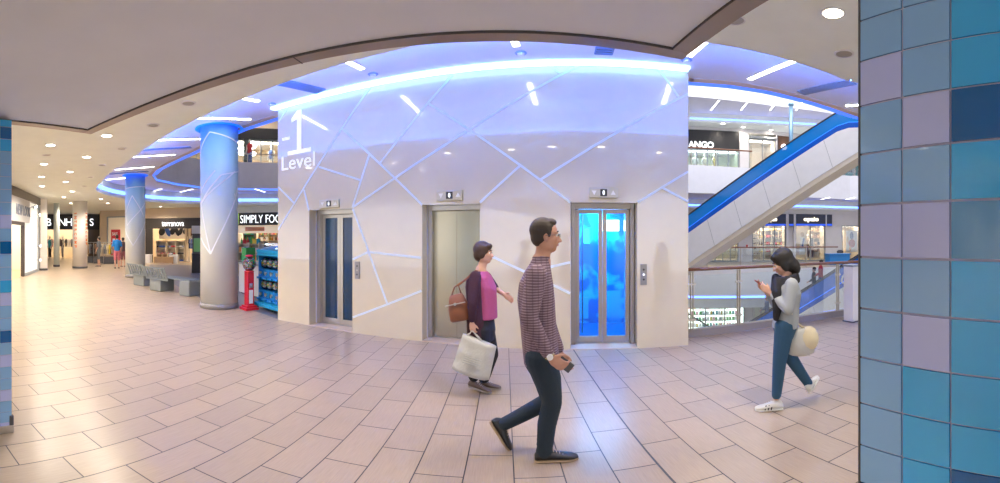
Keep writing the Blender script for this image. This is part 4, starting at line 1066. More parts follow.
# posters with dark motifs in the window
po = thing('wall_poster', TN.pt(TN.L / 2, 1.7, -1.2), 'large pale banner with dark shoe and figure shapes over the clothes shelves', 'poster')
mb = MB(); TN.box(mb, TN.uv(154, 240)[0], 1.55, TN.uv(194, 240)[0], 2.7, -1.25, -1.22); mb.build('sheet', mat('banner_white', (0.85, 0.78, 0.68), 0.5), po)
for k, (x, w_, h_, c) in enumerate(((157, .5, .6, 'black'), (163, .35, .75, 'blue'), (168, .4, .5, 'black'), (172.5, .3, .7, 'black'), (176.5, .3, .55, 'black'), (184.5, .6, .8, 'brown'), (181, .3, .4, 'black'))):
    u = TN.uv(x, 240)[0]; z = 2.05; mb = MB(); mb.ball(TN.pt(u, z, -1.21), (w_ / 2, 0.01, h_ / 2), Matrix.Rotation(math.atan2(TN.u.y, TN.u.x), 3, 'Z') @ Matrix.Rotation(0.4 * (-1) ** k, 3, 'Y'), 10); mb.build('motif', GC[c], po)
for k, (x0, x1, lb) in enumerate(((153, 163, 'left'), (164.5, 173, 'middle'), (174.5, 181.5, 'right'))):
    ua, ub = TN.uv(x0, 250)[0], TN.uv(x1, 250)[0]
    shelf_unit(TN, ua, ub, -0.9, 0.01, 3, 0.46, 0.4, 'shelves of folded clothes in the shop behind the benches, %s one of three' % lb, GC['cream'])
    for j in range(3):
        row('folded', ['black', 'grey', 'blue', 'red', 'pink', 'white', 'tan'], TN, ua + 0.1, ub - 0.1, 0.08 + 0.46 * j, -0.85, 3, 'folded clothes on the shelves behind the benches', 'folded clothes behind the benches')
u = TN.uv(167.5, 262)[0]
t = thing('display_table', TN.pt(u, 0, 0.7), 'low wooden display table in front of the clothes shelves', 'table')
mb = MB(); TN.box(mb, u - 0.65, 0.36, u + 0.65, 0.42, 0.4, 1.0); mb.build('table_top', GC['tan'], t)
mb = MB(); TN.box(mb, u - 0.58, 0.05, u + 0.58, 0.36, 0.46, 0.94); mb.build('drawer_box', GC['tan'], t)
for s in (-1, 1):
    for n in (0.43, 0.97): mb = MB(); TN.box(mb, u + s * 0.62 - 0.03, 0, u + s * 0.62 + 0.03, 0.36, n - 0.03, n + 0.03); mb.build('leg', GC['tan'], t)
row('bag', ['brown', 'tan', 'grey'], TN, u - 0.6, u + 0.6, 0.42, 0.7, 3, 'handbag on the low wooden display table', 'handbags on the low wooden table')
for x, lbl in ((149.6, 'white cube stand left of the shop shelves'), (176.3, 'white cube stand right of the low wooden table')):
    u = TN.uv(x, 262)[0]; mb = MB(); TN.box(mb, u - 0.28, 0, u + 0.28, 0.5, 0.3, 0.8); TN.box(mb, u - 0.31, 0.5, u + 0.31, 0.54, 0.27, 0.83)
    tag(mb.build('display_cube', whitem, bevel=0.01), lbl, 'display stand')
for x, l in ((183, 'pale partition post inside the clothes shop'), (186.2, 'second pale partition post inside the clothes shop')):
    u = TN.uv(x, 250)[0]; mb = MB(); TN.box(mb, u - 0.08, 0.012, u + 0.08, 2.3, -1.0, -0.84); TN.box(mb, u - 0.11, 0.012, u + 0.11, 0.1, -1.03, -0.81); tag(mb.build('partition_post', GC['cream'], bevel=0.01), l, 'post')
row('shirt', ['black', 'grey', 'blue'], TN, TN.uv(188.5, 250)[0], TN.uv(193, 250)[0], 1.6, -0.5, 5, 'dark garment hanging at the right of the clothes shop', 'dark garments at the right of the clothes shop', 1, 1.2)
# dark upright cabinet with a green lit screen, left edge of the thick column
P = at_z(199.5, 272.5, 0); a = math.atan2(P.x, P.y)
t = thing('display_cabinet', P, 'dark upright cabinet with a green lit window, left of the thick column', 'cabinet')
M = Matrix.Translation(P) @ Matrix.Rotation(-a, 4, 'Z')
mb = MB(); mb.box((0, 0, 0.45), (0.75, 0.6, 0.9), M); mb.build('lower_cabinet', black, t, bevel=0.01)
mb = MB(); mb.box((0, 0.1, 1.35), (0.7, 0.3, 0.9), M); mb.build('upper_cabinet', darkg, t, bevel=0.01)
mb = MB(); mb.box((0, -0.06, 1.28), (0.56, 0.02, 0.62), M); mb.build('green_window', mat('green_screen', (0.10, 0.22, 0.08), emit=(0.12, 0.30, 0.10), es=0.25), t)
mb = MB(); mb.box((0, 0.0, 1.98), (0.75, 0.5, 0.36), M); mb.build('sign_box', mat('grey_white', (0.6, 0.6, 0.58), 0.4), t, bevel=0.01)

# food shop
SF, ts = shop(at_d(232, 25.6), at_d(318, 24.0), 'food shop with a black sign, between the thick column and the lift wall', depth=5, inner=mat('cream_shop_wall', (0.8, 0.72, 0.58), 0.5), floor=mat('grey_blue_floor', (0.16, 0.17, 0.22)), nl=3)
zs0, zs1 = SF.uv(258, 225.3)[1], SF.uv(258, 212.8)[1]
mb = MB(); SF.box(mb, 0, zs0, SF.L, zs1, 0, 0.15); mb.build('sign_board', black, ts)
mb = MB(); SF.box(mb, 0, zs1, SF.L, ZC - 0.005, 0, 0.1); mb.build('upper_wall', cream, ts)
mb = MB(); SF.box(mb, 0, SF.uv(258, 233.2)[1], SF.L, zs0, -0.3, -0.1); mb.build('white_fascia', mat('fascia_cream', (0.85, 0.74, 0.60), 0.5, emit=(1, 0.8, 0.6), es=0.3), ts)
SF.text('lettering', 'SIMPLY FOOD', sign_e, 241.3, 214.9, 287.5, 223.0, ts, 0.17, 0.03, -0.006)
mb = MB(); SF.pbox(mb, 237.6, 213.8, 239.6, 224.3, 0.15, 0.17); mb.build('green_mark', mat('lime_e', (0.3, 0.6, 0), emit=(0.35, 0.7, 0.02), es=0.8), ts)
mb = MB(); SF.pbox(mb, 245, 227, 264, 231, -0.1, -0.06); mb.build('orange_plate', mat('pale_orange', (0.80, 0.36, 0.22), 0.5), ts)
for k, (x0, x1) in enumerate(((238, 249), (250.5, 262), (263.5, 277))):
    ua, ub = SF.uv(x0, 250)[0], SF.uv(x1, 250)[0]
    shelf_unit(SF, ua, ub, -1.2 - 0.5 * (k % 2), 0.012, 6, 0.36, 0.4, 'food shelf unit under the black food sign, %s of three' % ('left', 'middle', 'right')[k], GC['cream'] if k else darkg)
    for j in range(1, 7):
        row('carton' if (j + k) % 2 else 'bottle', [['green', 'teal', 'green', 'white'], ['yellow', 'orange', 'green', 'white', 'red'], ['orange', 'cream', 'yellow', 'pink', 'red', 'brown']][k], SF, ua + 0.05, ub - 0.05, 0.012 + 0.36 * j, -1.1 - 0.5 * (k % 2), 6,
            'packet or bottle on the food shop shelves', 'food packets on the shelves', 0.95)
GD = Plane(at_d(240.5, 17.2), at_d(262, 16.6))
for k, (u0_, u1_) in enumerate(((0.0, 0.46), (0.5, 0.96))):
    ua, ub = GD.L * u0_, GD.L * u1_
    shelf_unit(GD, ua, ub, 0, 0.004, 4, 0.34, 0.4, 'low free-standing food shelf in front of the food shop, %s of two' % ('left', 'right')[k], GC['cream'])
    for j in range(1, 5): row('carton' if (j + k) % 2 else 'bottle', ['green', 'yellow', 'orange', 'red', 'white', 'teal', 'cream'], GD, ua + 0.04, ub - 0.04, 0.004 + 0.34 * j, 0.06, 4, 'packet or bottle on the low free-standing food shelves', 'food packets on the low shelves', 0.9)
# white counter blocks in front of the food shop
P0, P1 = at_z(239, 293, 0), at_z(262, 300, 0)
cp = Plane(P0, P1)
t = thing('counter', cp.pt(cp.L / 2, 0, 0), 'white panelled counter behind the red gumball machine', 'counter')
mb = MB(); cp.box(mb, 0, 0.05, cp.L, 0.86, -0.5, 0); mb.build('front_panel', mat('grey_white', (0.6, 0.6, 0.58)), t)
mb = MB(); cp.box(mb, -0.03, 0.86, cp.L + 0.03, 0.91, -0.53, 0.03); mb.build('worktop', greym, t)
mb = MB(); cp.box(mb, 0.05, 0.0, cp.L - 0.05, 0.05, -0.45, -0.05); mb.build('plinth', darkg, t)
mb = MB(); mb.tube([cp.pt(cp.L * 0.38, 0.6, 0.03), cp.pt(cp.L * 0.38, 0.42, 0.03)], 0.012); mb.build('handle', darkg, t)
for k in range(1):
    for r in range(2):
        u = 0.15 + 0.33 * k; c = thing('crate', cp.pt(u, 0.91 + 0.21 * r, -0.25), 'green plastic crate stacked on the white counter behind the gumball machine', 'crate', 'green crates on the counter')
        mb = MB(); z = 0.91 + 0.21 * r
        cp.box(mb, u - 0.15, z, u + 0.15, z + 0.02, -0.4, -0.1); cp.box(mb, u - 0.15, z, u - 0.13, z + 0.2, -0.4, -0.1); cp.box(mb, u + 0.13, z, u + 0.15, z + 0.2, -0.4, -0.1)
        cp.box(mb, u - 0.13, z, u + 0.13, z + 0.2, -0.12, -0.1); cp.box(mb, u - 0.13, z, u + 0.13, z + 0.2, -0.4, -0.38); mb.build('tray', GC['green'] if r < 2 else GC['teal'], c)
        mb = MB(); cp.box(mb, u - 0.15, z + 0.18, u + 0.15, z + 0.205, -0.098, -0.085); mb.build('rim', GC['green'], c)

# ------------------------------------------------------------------ gumball and capsule machines
glob = clear_glass('clear_globe', (0.92, 0.95, 1.0), 0.25)
P = at_z(249.2, 309.5, 0); a = math.atan2(P.x, P.y); M = Matrix.Translation(P) @ Matrix.Rotation(-a + 0.5, 4, 'Z')
t = thing('gumball_machine', P, 'red gumball machine with a round clear globe, left of the blue capsule rack', 'vending machine')
mb = MB(); mb.box((0, 0, 0.03), (0.34, 0.34, 0.06), M); mb.box((0, 0, 0.08), (0.27, 0.27, 0.05), M); mb.build('base', mats_red, t, bevel=0.01)
mb = MB(); mb.box((0, 0, 0.46), (0.17, 0.17, 0.74), M); mb.build('stand', mats_red, t, bevel=0.01)
mb = MB(); mb.box((0, -0.087, 0.55), (0.09, 0.006, 0.1), M); mb.build('coin_plate', steel, t)
mb = MB(); mb.cyl(M @ Vector((0, -0.085, 0.55)), M @ Vector((0, -0.13, 0.55)), 0.025); mb.build('knob', steel, t)
mb = MB(); mb.box((0, -0.087, 0.30), (0.10, 0.006, 0.3), M); mb.build('label_plate', whitem, t)
mb = MB(); mb.box((0.087, 0, 0.36), (0.006, 0.12, 0.32), M); mb.build('side_label', mat('label_purple', (0.25, 0.2, 0.5), 0.5), t)
mb = MB(); mb.box((0.087, 0, 0.62), (0.006, 0.12, 0.12), M); mb.build('lime_label', GC['green'], t)
mb = MB(); mb.lathe([(0.11, 0.83), (0.12, 0.86), (0.10, 0.88)], n=24); bmesh.ops.transform(mb.bm, matrix=M, verts=mb.bm.verts); mb.build('collar', mats_red, t)
mb = MB(); mb.ball(M @ Vector((0, 0, 1.03)), 0.16, n=24); mb.build('globe', glob, t)
mb = MB(); mb.lathe([(0.10, 1.19), (0.08, 1.22), (0.02, 1.235)], n=24); bmesh.ops.transform(mb.bm, matrix=M, verts=mb.bm.verts); mb.build('lid', mats_red, t)
gm = {c: mat('gum_' + c, v, 0.3) for c, v in dict(r=(0.7, .03, .05), y=(.8, .55, .03), b=(.05, .15, .6), w=(.8, .8, .8), g=(.1, .5, .15), p=(.7, .3, .5)).items()}
gml = list(gm.values())
def filling(M, cx, cz, R, rr, cnt, name, par, cy=0.0):
    mb = MB(); r2 = random.Random(int(cx * 100 + cz * 10)); n = 0
    while n < cnt:
        v = Vector((r2.uniform(-1, 1), r2.uniform(-1, 1), r2.uniform(-1, 0.55)))
        if v.length > 1: continue
        v.normalize() if r2.random() < 0.75 else None
        mb.mi = r2.randrange(len(gml)); mb.ball(M @ Vector((cx + v.x * (R - rr), cy + v.y * (R - rr), cz + min(v.z, 0.55) * (R - rr))), rr, n=8); n += 1
    o = mb.build(name, gml, par); o['kind'] = 'stuff'; return o
filling(M, 0, 1.03, 0.155, 0.02, 220, 'gumballs', t)
# blue rack, two rows of globes under a curved header
P = at_z(262, 314, 0); Pb = at_z(293, 324.5, 0)
P = at_z(252.5, 307.6, 0); Pb = P + (at_z(278, 315.5, 0) - P).normalized() * 1.5
RK = Plane(P, Pb); Lr = RK.L
t = thing('capsule_rack', RK.pt(Lr / 2, 0, -0.3), 'blue rack of clear capsule globes, partly hidden by the left end of the lift wall', 'vending machine')
lightblue = mat('light_blue_plastic', (0.02, 0.38, 0.72), 0.35)
mb = MB(); mb.prism([[(0.0, 0.10), (0.0, 0.16), (-0.5, 0.32), (-0.5, 0.26)]], -Lr, 0, RK.M @ Matrix.Rotation(-pi / 2, 4, 'Y')) if False else None
mb = MB()
for nn, z in ((0.0, 0.13), (-0.08, 0.16), (-0.16, 0.19)): RK.box(mb, 0, z - 0.03, Lr, z, nn - 0.1, nn)
RK.box(mb, 0, 0.08, Lr, 0.15, -0.5, 0.0); mb.build('foot_tray', lightblue, t, bevel=0.008)
mb = MB()
RK.box(mb, 0, 0.15, 0.03, 1.2, -0.5, -0.16); RK.box(mb, Lr - 0.03, 0.15, Lr, 1.2, -0.5, -0.16); RK.box(mb, 0, 0.15, Lr, 1.2, -0.5, -0.46); mb.build('cabinet_frame', mats_blue, t, bevel=0.006)
for j, z in enumerate((0.32, 0.80)):
    for i in range(6):
        u = 0.14 + (Lr - 0.28) * i / 5
        mb = MB(); RK.box(mb, u - 0.11, z - 0.12, u + 0.11, z + 0.10, -0.44, -0.16); RK.box(mb, u - 0.09, z - 0.12, u + 0.09, z - 0.07, -0.16, -0.08)
        h = mb.build('dispenser', mats_blue, t, bevel=0.008)
        mb = MB(); mb.cyl(RK.pt(u, z + 0.02, -0.16), RK.pt(u, z + 0.02, -0.12), 0.03); RK.box(mb, u - 0.006, z - 0.01, u + 0.006, z + 0.05, -0.12, -0.10); mb.build('turn_knob', steel, h)
        mb = MB(); RK.box(mb, u - 0.07, z - 0.035, u - 0.035, z + 0.04, -0.16, -0.155); mb.build('price_label', GC['cream'], h)
        g0 = RK.pt(u, z + 0.23, -0.29)
        mb = MB(); mb.ball(g0, (0.118, 0.13, 0.125), Matrix.Rotation(math.atan2(RK.u.y, RK.u.x), 3, 'Z'), 16); mb.build('clear_globe', glob, t)
        filling(Matrix.Translation(g0), 0, 0.0, 0.108, 0.025, 46, 'capsules', t)
mb = MB(); RK.box(mb, 0, 1.20, Lr, 1.25, -0.5, -0.12); mb.prism([[(-0.12, 1.25), (-0.10, 1.33), (-0.5, 1.42), (-0.5, 1.25)]], 0, Lr, RK.M @ Matrix(((0, 0, 1, 0), (0, 1, 0, 0), (1, 0, 0, 0), (0, 0, 0, 1)))); mb.build('header', lightblue, t, bevel=0.01)
mb = MB()
mb.prism([[(-0.12 - 0.38 * (1 - cos(pi / 2 * k / 8)), 1.33 + 0.16 * sin(pi / 2 * k / 8)) for k in range(9)] + [(-0.5, 1.40)]], 0.01, Lr - 0.01, RK.M @ Matrix(((0, 0, 1, 0), (0, 1, 0, 0), (1, 0, 0, 0), (0, 0, 0, 1)))); mb.build('clear_top', glob, t)
for u in (0.08, Lr - 0.08, Lr * 0.5):
    for n in (-0.08, -0.44):
        mb = MB(); mb.cyl(RK.pt(u - 0.015, 0.04, n), RK.pt(u + 0.015, 0.04, n), 0.04); RK.box(mb, u - 0.02, 0.04, u + 0.02, 0.085, n - 0.02, n + 0.02); mb.build('castor', darkg, t)

# ------------------------------------------------------------------ benches
bench_m = mat('bench_grey', (0.20, 0.24, 0.26), 0.4, 0.4)
def bench(blocks, back, label):
    """blocks, back: (px, py_bottom) pairs on the ground; the bench turns its back to the camera"""
    A_, B_ = at_z(*back[0], 0), at_z(*back[1], 0); pl = Plane(A_, B_); L = pl.L
    t = thing('bench', pl.pt(L / 2, 0, -0.3), label, 'bench')
    us = []
    for x0, y0, x1, y1 in blocks:
        u0 = (at_z(x0, y0, 0) - A_).dot(pl.u); u1 = (at_z(x1, y1, 0) - A_).dot(pl.u); us += [u0, u1]
        mb = MB(); pl.box(mb, u0, 0.0, u1, 0.42, -0.56, 0.0); mb.build('stone_block', concrete, t, bevel=0.03)
    lo, hi = min(us + [0]), max(us)
    mb = MB()
    for k in range(6): pl.box(mb, lo + 0.05, 0.42, hi - 0.05, 0.45, -0.55 + 0.09 * k, -0.55 + 0.09 * k + 0.06)
    for u in (lo + 0.1, hi - 0.1, (lo + hi) / 2): pl.box(mb, u - 0.02, 0.405, u + 0.02, 0.425, -0.55, -0.04)
    mb.build('seat', bench_m, t)
    n = max(5, int(L / 0.13)); mb = MB()
    for k in range(n):
        u = L * (k + 0.5) / n; mb.bar(pl.pt(u, 0.36, 0.02), pl.pt(u - 0.03, 0.72, 0.14), L / n * 0.62, 0.014, up=pl.n)
    mb.bar(pl.pt(-0.03, 0.72, 0.142), pl.pt(L - 0.03, 0.72, 0.142), 0.02, 0.04); mb.bar(pl.pt(0, 0.38, 0.03), pl.pt(L, 0.38, 0.03), 0.02, 0.05)
    mb.build('backrest', bench_m, t)
    return t
bench([(148.6, 290, 164.7, 291.5), (168.5, 296.5, 185, 297.5)], ((147, 289.5), (169, 293.5)), 'grey slatted metal bench with a square stone end block, the nearer of the two')
bench([(132.5, 285, 145, 286.3)], ((130.5, 284.5), (147, 287)), 'grey slatted metal bench, the one further back')
# ================= right side, same level, across the well =================
RA = Plane(at_d(686, 27.6), at_d(786.5, 28.0)); RB = Plane(at_d(786.5, 28.0), at_d(862, 29.6))
wallw = mat('far_white_wall', (0.72, 0.70, 0.70), 0.5)
def shop_on(pl, x0, x1, label, z0=0.0, zt=2.75, depth=2.5, lamp=shop_e, inner=warmwall, mull=0, ztop=None):
    """lit window bay between photo columns x0..x1 on the plane pl"""
    u0, u1 = pl.uv(x0, 238)[0], pl.uv(x1, 238)[0]
    t = thing('shop_window', pl.pt((u0 + u1) / 2, z0, 0), label, 'shop window')
    mb = MB(); pl.box(mb, u0, z0, u1, zt, -depth - 0.05, -depth); mb.build('back_wall', inner, t)
    for u in (u0, u1): mb = MB(); pl.box(mb, u - 0.04, z0, u + 0.04, zt, -depth, -0.1); mb.build('side_wall', inner, t)
    mb = MB(); pl.box(mb, u0, zt, u1, zt + 0.05, -depth, -0.1); mb.build('bay_ceiling', whitem, t)
    mb = MB(); pl.box(mb, u0, z0 + 0.02, u1, z0 + 0.10, -depth, -0.1); mb.build('bay_floor', GC['cream'], t)
    lamp_panel(pl, u0 + 0.1, u1 - 0.1, zt, -0.9, -0.5, t, lamp)
    mb = MB(); fr = 0.04
    for k in range(mull + 2): u = u0 + (u1 - u0) * k / (mull + 1); pl.box(mb, u - fr, z0, u + fr, zt, -0.08, 0.03)
    pl.box(mb, u0, zt - 0.05, u1, zt + 0.03, -0.08, 0.03); pl.box(mb, u0, z0, u1, z0 + 0.08, -0.08, 0.03)
    mb.build('window_frame', greym, t)
    mb = MB(); pl.box(mb, u0, z0 + 0.08, u1, zt - 0.05, -0.05, -0.04); mb.build('glass_pane', glass_s, t)
    return t, u0, u1
def pier(pl, x0, x1, z0, z1, label, m=None, n1=0.2):
    mb = MB(); u0, u1 = pl.uv(x0, 238)[0], pl.uv(x1, 238)[0]; pl.box(mb, u0, z0, u1, z1, -0.3, n1); pl.box(mb, u0 - 0.03, z0, u1 + 0.03, z0 + 0.12, -0.3, n1 + 0.03)
    return tag(mb.build('wall_pier', m or wallw), label, 'wall pier')
# bulkhead and side walls behind the piers
mb = MB(); RA.box(mb, 0, 3.25, RA.L, ZC + 0.0, -0.3, 0.1); RB.box(mb, 0, 3.25, RB.L, ZC, -0.3, 0.1); struct(mb.build('wall_right', wallw))
u = RA.uv(752, 238)[0]
t_, u0, u1 = shop_on(RA, 700, 738, 'dimmer shop window left of the white wall with a red notice', zt=2.7, inner=mat('olive_wall', (0.45, 0.40, 0.26), 0.5), mull=4)
mb = MB(); RA.box(mb, 0, 2.7, RA.uv(752, 238)[0], 3.25, -0.3, 0.05); RA.box(mb, RA.uv(738.5, 238)[0], 0, RA.uv(752, 238)[0], 2.7, -0.3, 0.05); struct(mb.build('wall_right', wallw))
no = thing('wall_notice', RA.px(746.7, 247), 'small red notice on the white wall between shop windows', 'notice')
mb = MB(); RA.pbox(mb, 745.9, 244.6, 747.8, 248, 0.05, 0.08); mb.build('sheet', mats_red, no)
mb = MB(); RA.pbox(mb, 745.6, 244.2, 748.1, 248.5, 0.05, 0.06); mb.build('frame', whitem, no)
# two shops with navy fascias
def fascia(pl, x0, x1, body, tx, label):
    t = thing('shop_fascia', pl.px((x0 + x1) / 2, 226), label, 'shop sign')
    mb = MB(); pl.pbox(mb, x0, 213.9, x1, 226.0, 0.0, 0.22, z1=3.22); mb.build('sign_board', navy, t)
    mb = MB(); pl.pbox(mb, x0, 224.0, x1, 225.8, 0.22, 0.24); mb.build('blue_band', mat('royal_blue_e', (0.02, 0.08, 0.6), emit=(0.03, 0.12, 0.9), es=0.6), t)
    if body: pl.text('lettering', body, mat('cream_letters_e', (1, .9, .7), emit=(1, 0.88, 0.66), es=1.6), tx[0], 217.2, tx[1], 222.6, t, 0.24, 0.02, 0.03)
    return t
tA_, ua, ub = shop_on(RA, 752.5, 785.4, 'brightly lit shop window with tan goods, left of the white piers across the well', zt=2.55, mull=2)
fascia(RA, 765, 785.4, 'opaio', (768, 776.5), 'navy shop sign partly hidden by the escalator, left of the white piers')
mb = MB(); RA.box(mb, RA.uv(752, 238)[0], 2.55, RA.uv(766, 238)[0], 3.25, -0.3, 0.1); struct(mb.build('wall_right', wallw))
pier(RA, 785.8, 788.2, 0, 3.25, 'narrow white pier left of the small navy panel')
fascia(RB, 788.4, 793, None, None, 'small navy sign panel between two white piers')
pier(RB, 793.2, 795.3, 0, 3.25, 'narrow white pier between the small navy panel and the main navy sign')
tB_, uc, ud_ = shop_on(RB, 795.5, 824.8, 'lit shop window with a white dressed poster under the main navy sign', zt=2.55, mull=1)
fascia(RB, 795.5, 824.8, 'opaio', (803.0, 817.8), 'main navy shop sign with cream letters, right of the white piers')
mb = MB(); ue, uf = RB.uv(788.4, 238)[0], RB.uv(793.2, 238)[0]; RB.box(mb, ue, 0, uf, 2.55, -0.3, -0.05); struct(mb.build('wall_right', wallw))
pier(RB, 824.9, 826.0, 0, 3.25, 'narrow white pier right of the main navy sign')
fascia(RB, 826.1, 831.2, None, None, 'small navy sign panel right of the main navy sign')
mb = MB(); RB.box(mb, RB.uv(826, 238)[0], 0, RB.uv(841.5, 238)[0], 2.5, -0.3, 0.05); RB.box(mb, RB.uv(831.3, 238)[0], 2.5, RB.L, 3.25, -0.3, 0.05); struct(mb.build('wall_right', wallw))
t4, ug, uh = shop_on(RB, 841.5, 860, 'lit window with colourful posters right of the navy signs, beside the tiled pillar', zt=2.45, mull=0)
# goods in the windows
u_ = RA.uv(757, 250)[0]
shelf_unit(RA, u_ - 0.4, u_ + 0.4, -1.2, 0.10, 6, 0.36, 0.35, 'narrow shelf of small goods at the left of the tan goods window', GC['cream'])
for j in range(6): row('shoe', ['black', 'brown', 'tan'], RA, u_ - 0.35, u_ + 0.35, 0.10 + 0.36 * j + (0.06 if j == 0 else 0), -1.15, 3, 'shoe on the narrow shelf across the well', 'shoes on the narrow shelf')
for k, x in enumerate((767, 774, 781)):
    u_ = RA.uv(x, 250)[0]; shelf_unit(RA, u_ - 0.5, u_ + 0.5, -1.3, 0.10, 4, 0.5, 0.4, 'goods shelf in the tan goods window, %s one' % ('left', 'middle', 'right')[k], GC['cream'])
    for j in range(1, 5): row('bag', ['tan', 'brown', 'cream', 'yellow', 'red'], RA, u_ - 0.45, u_ + 0.45, 0.10 + 0.5 * j, -1.25, 3, 'handbag on the shelves across the well', 'handbags across the well', 0.9)
pw = thing('fashion_poster', RB.px(802.5, 256, -0.6), 'tall poster of a white dress with a blue sash under the main navy sign', 'poster')
mb = MB(); RB.pbox(mb, 797.5, 229, 808.5, 255, -0.62, -0.6); mb.build('sheet', mat('poster_cream', (0.78, 0.66, 0.50), 0.5), pw)
mb = MB(); ux, zb = RB.uv(801.5, 255); zt_ = RB.uv(801.5, 231)[1]; ux2 = RB.uv(806.5, 255)[0]; um = (ux + ux2) / 2
mb.prism([[(ux - 0.1, zb), (ux2 + 0.05, zb), (um + 0.12, zb + 1.0), (um + 0.2, zt_ - 0.45), (um - 0.15, zt_ - 0.42), (um - 0.1, zb + 1.0)]], -0.599, -0.59, RB.M); mb.build('dress', whitem, pw)
mb = MB(); mb.prism([[(um - 0.05, zb + 0.5), (um + 0.08, zb + 0.5), (um + 0.2, zt_ - 0.5), (um + 0.05, zt_ - 0.5)]], -0.589, -0.585, RB.M); mb.build('sash', GC['blue'], pw)
mb = MB(); mb.ball(RB.pt(um, zt_ - 0.22, -0.6), (0.15, 0.02, 0.18), Matrix.Rotation(math.atan2(RB.u.y, RB.u.x), 3, 'Z')); mb.build('head', GC['tan'], pw)
for x, c in ((811.5, 'tan'), (815.5, 'black')):
    mannequin(RB.pt(RB.uv(x, 250)[0], 0.10, -1.2), 0, c, 'brown', '%s dressed mannequin right of the white dress poster' % ('light' if c == 'tan' else 'dark'), None, 1.8)
u_ = RB.uv(820, 250)[0]; shelf_unit(RB, u_ - 0.5, u_ + 0.5, -1.4, 0.10, 4, 0.5, 0.4, 'goods shelf right of the mannequins under the main navy sign', GC['cream'])
for j in range(1, 5): row('bag', ['tan', 'brown', 'black'], RB, u_ - 0.45, u_ + 0.45, 0.10 + 0.5 * j, -1.35, 3, 'handbag on the shelf right of the mannequins', 'handbags right of the mannequins')
pq = thing('window_poster', RB.px(851, 252, -0.3), 'colourful window poster with blue and red shapes beside the tiled pillar', 'poster')
mb = MB(); RB.pbox(mb, 847.5, 230.5, 859, 252, -0.32, -0.3); mb.build('sheet', whitem, pq)
for (x0, y0, x1, y1, c) in ((851, 231.5, 855, 240, 'blue'), (849.5, 239, 857, 248, 'red'), (850, 246, 853, 251, 'orange'), (848, 236, 850, 243, 'cream')):
    mb = MB(); a_ = RB.px((x0 + x1) / 2, (y0 + y1) / 2, -0.295); mb.ball(a_, ((x1 - x0) * 0.036, 0.008, (y1 - y0) * 0.034), Matrix.Rotation(math.atan2(RB.u.y, RB.u.x), 3, 'Z')); mb.build('motif', GC[c], pq)
u_ = RB.uv(844.5, 250)[0]; shelf_unit(RB, u_ - 0.3, u_ + 0.3, -1.3, 0.10, 4, 0.5, 0.35, 'narrow goods shelf left of the colourful window poster', GC['cream'])
for j in range(1, 5): row('bottle', ['red', 'yellow', 'blue', 'tan'], RB, u_ - 0.25, u_ + 0.25, 0.10 + 0.5 * j, -1.2, 3, 'bottle on the narrow shelf by the colourful poster', 'bottles by the colourful poster', 1.2)
# planter-like blue counter and a small bin in front
P = at_d(838, 24.6); t = thing('kiosk', P, 'low blue kiosk counter on the far side, above the lower escalator', 'counter')
pk = Plane(at_d(830, 24.2), at_d(850, 24.8)); mb = MB(); pk.box(mb, 0, 0, pk.L, 0.60, -0.8, 0); mb.build('body', mats_blue, t, bevel=0.02)
mb = MB(); pk.box(mb, -0.05, 0.60, pk.L + 0.05, 0.66, -0.85, 0.05); mb.build('top', mats_blue, t)
mb = MB(); Pb_ = RB.px(837.5, 257, 0.6); mb.lathe([(0.2, 0), (0.22, 0.05), (0.22, 0.62), (0.24, 0.64), (0.24, 0.7), (0.1, 0.78)], Vector((Pb_.x, Pb_.y, 0)), 16); tag(mb.build('litter_bin', darkg), 'small dark litter bin by the white wall across the well', 'bin')

# ================= upper gallery =================
UA = Plane(at_d(684, 27.8), at_d(800, 30.0)); z1 = ZF1
mb = MB(); UA.box(mb, 0, z1 + 3.3, UA.L, z1 + 3.545, -0.3, 0.1)
ua, ub = UA.uv(739, 150)[0], UA.uv(748.5, 150)[0]; UA.box(mb, ua, z1, ub, z1 + 3.3, -0.3, 0.1); UA.box(mb, UA.uv(776, 150)[0], z1, UA.uv(777, 150)[0], z1 + 3.3, -0.3, 0.1)
struct(mb.build('wall_upper', wallw))
tm, u0, u1 = shop_on(UA, 686, 738.5, 'greenish lit window under the black sign of the upper gallery', z1, z1 + 1.95, 2.5, shopw_e, mat('pale_green_wall', (0.66, 0.70, 0.52), 0.5), 4)
t = thing('shop_fascia', UA.px(715, 150), 'big black shop sign of the upper gallery, cut off by the lift wall', 'shop sign')
mb = MB(); UA.box(mb, 0, z1 + 2.0, UA.uv(738.8, 140)[0], z1 + 3.3, 0, 0.2); mb.build('sign_board', black, t)
ub_ = UA.uv(713.3, 145)[0]; ua_ = UA.uv(690.0, 145)[0]; zz = UA.uv(700, 145.2)[1]
wM = (ub_ - ua_) * 1.34
text_mesh('lettering', 'MANGO', sign_e, UA.M @ Matrix.Translation((ub_ - wM / 2, zz, 0.22)), t, wM, 0.46, 0.03, 0.03)
for k in range(3): mannequin(UA.pt(UA.uv(697 + 9.5 * k, 150)[0], z1 + 0.10, -1.0), 0.3 * k, ['white', 'cream', 'yellow'][k], ['grey', 'white', 'cream'][k], 'pale mannequin in the upper gallery window under the black sign, %s of three' % ('left', 'middle', 'right')[k])
tn, u0, u1 = shop_on(UA, 749, 775.8, 'bright cream upper gallery window right of the black sign', z1, z1 + 2.9, 2.5, shop_e, mat('bright_shop_wall', (0.8, 0.74, 0.66)), 1)
mb = MB(); UA.box(mb, u0, z1 + 2.95, u1, z1 + 3.1, 0, 0.15); tag(mb.build('shop_canopy', greym), 'thin grey canopy line over the bright cream upper window', 'canopy')
t = thing('dark_doorway', UA.px(783, 150), 'dark shop entrance with one bright lamp behind the steel column', 'doorway')
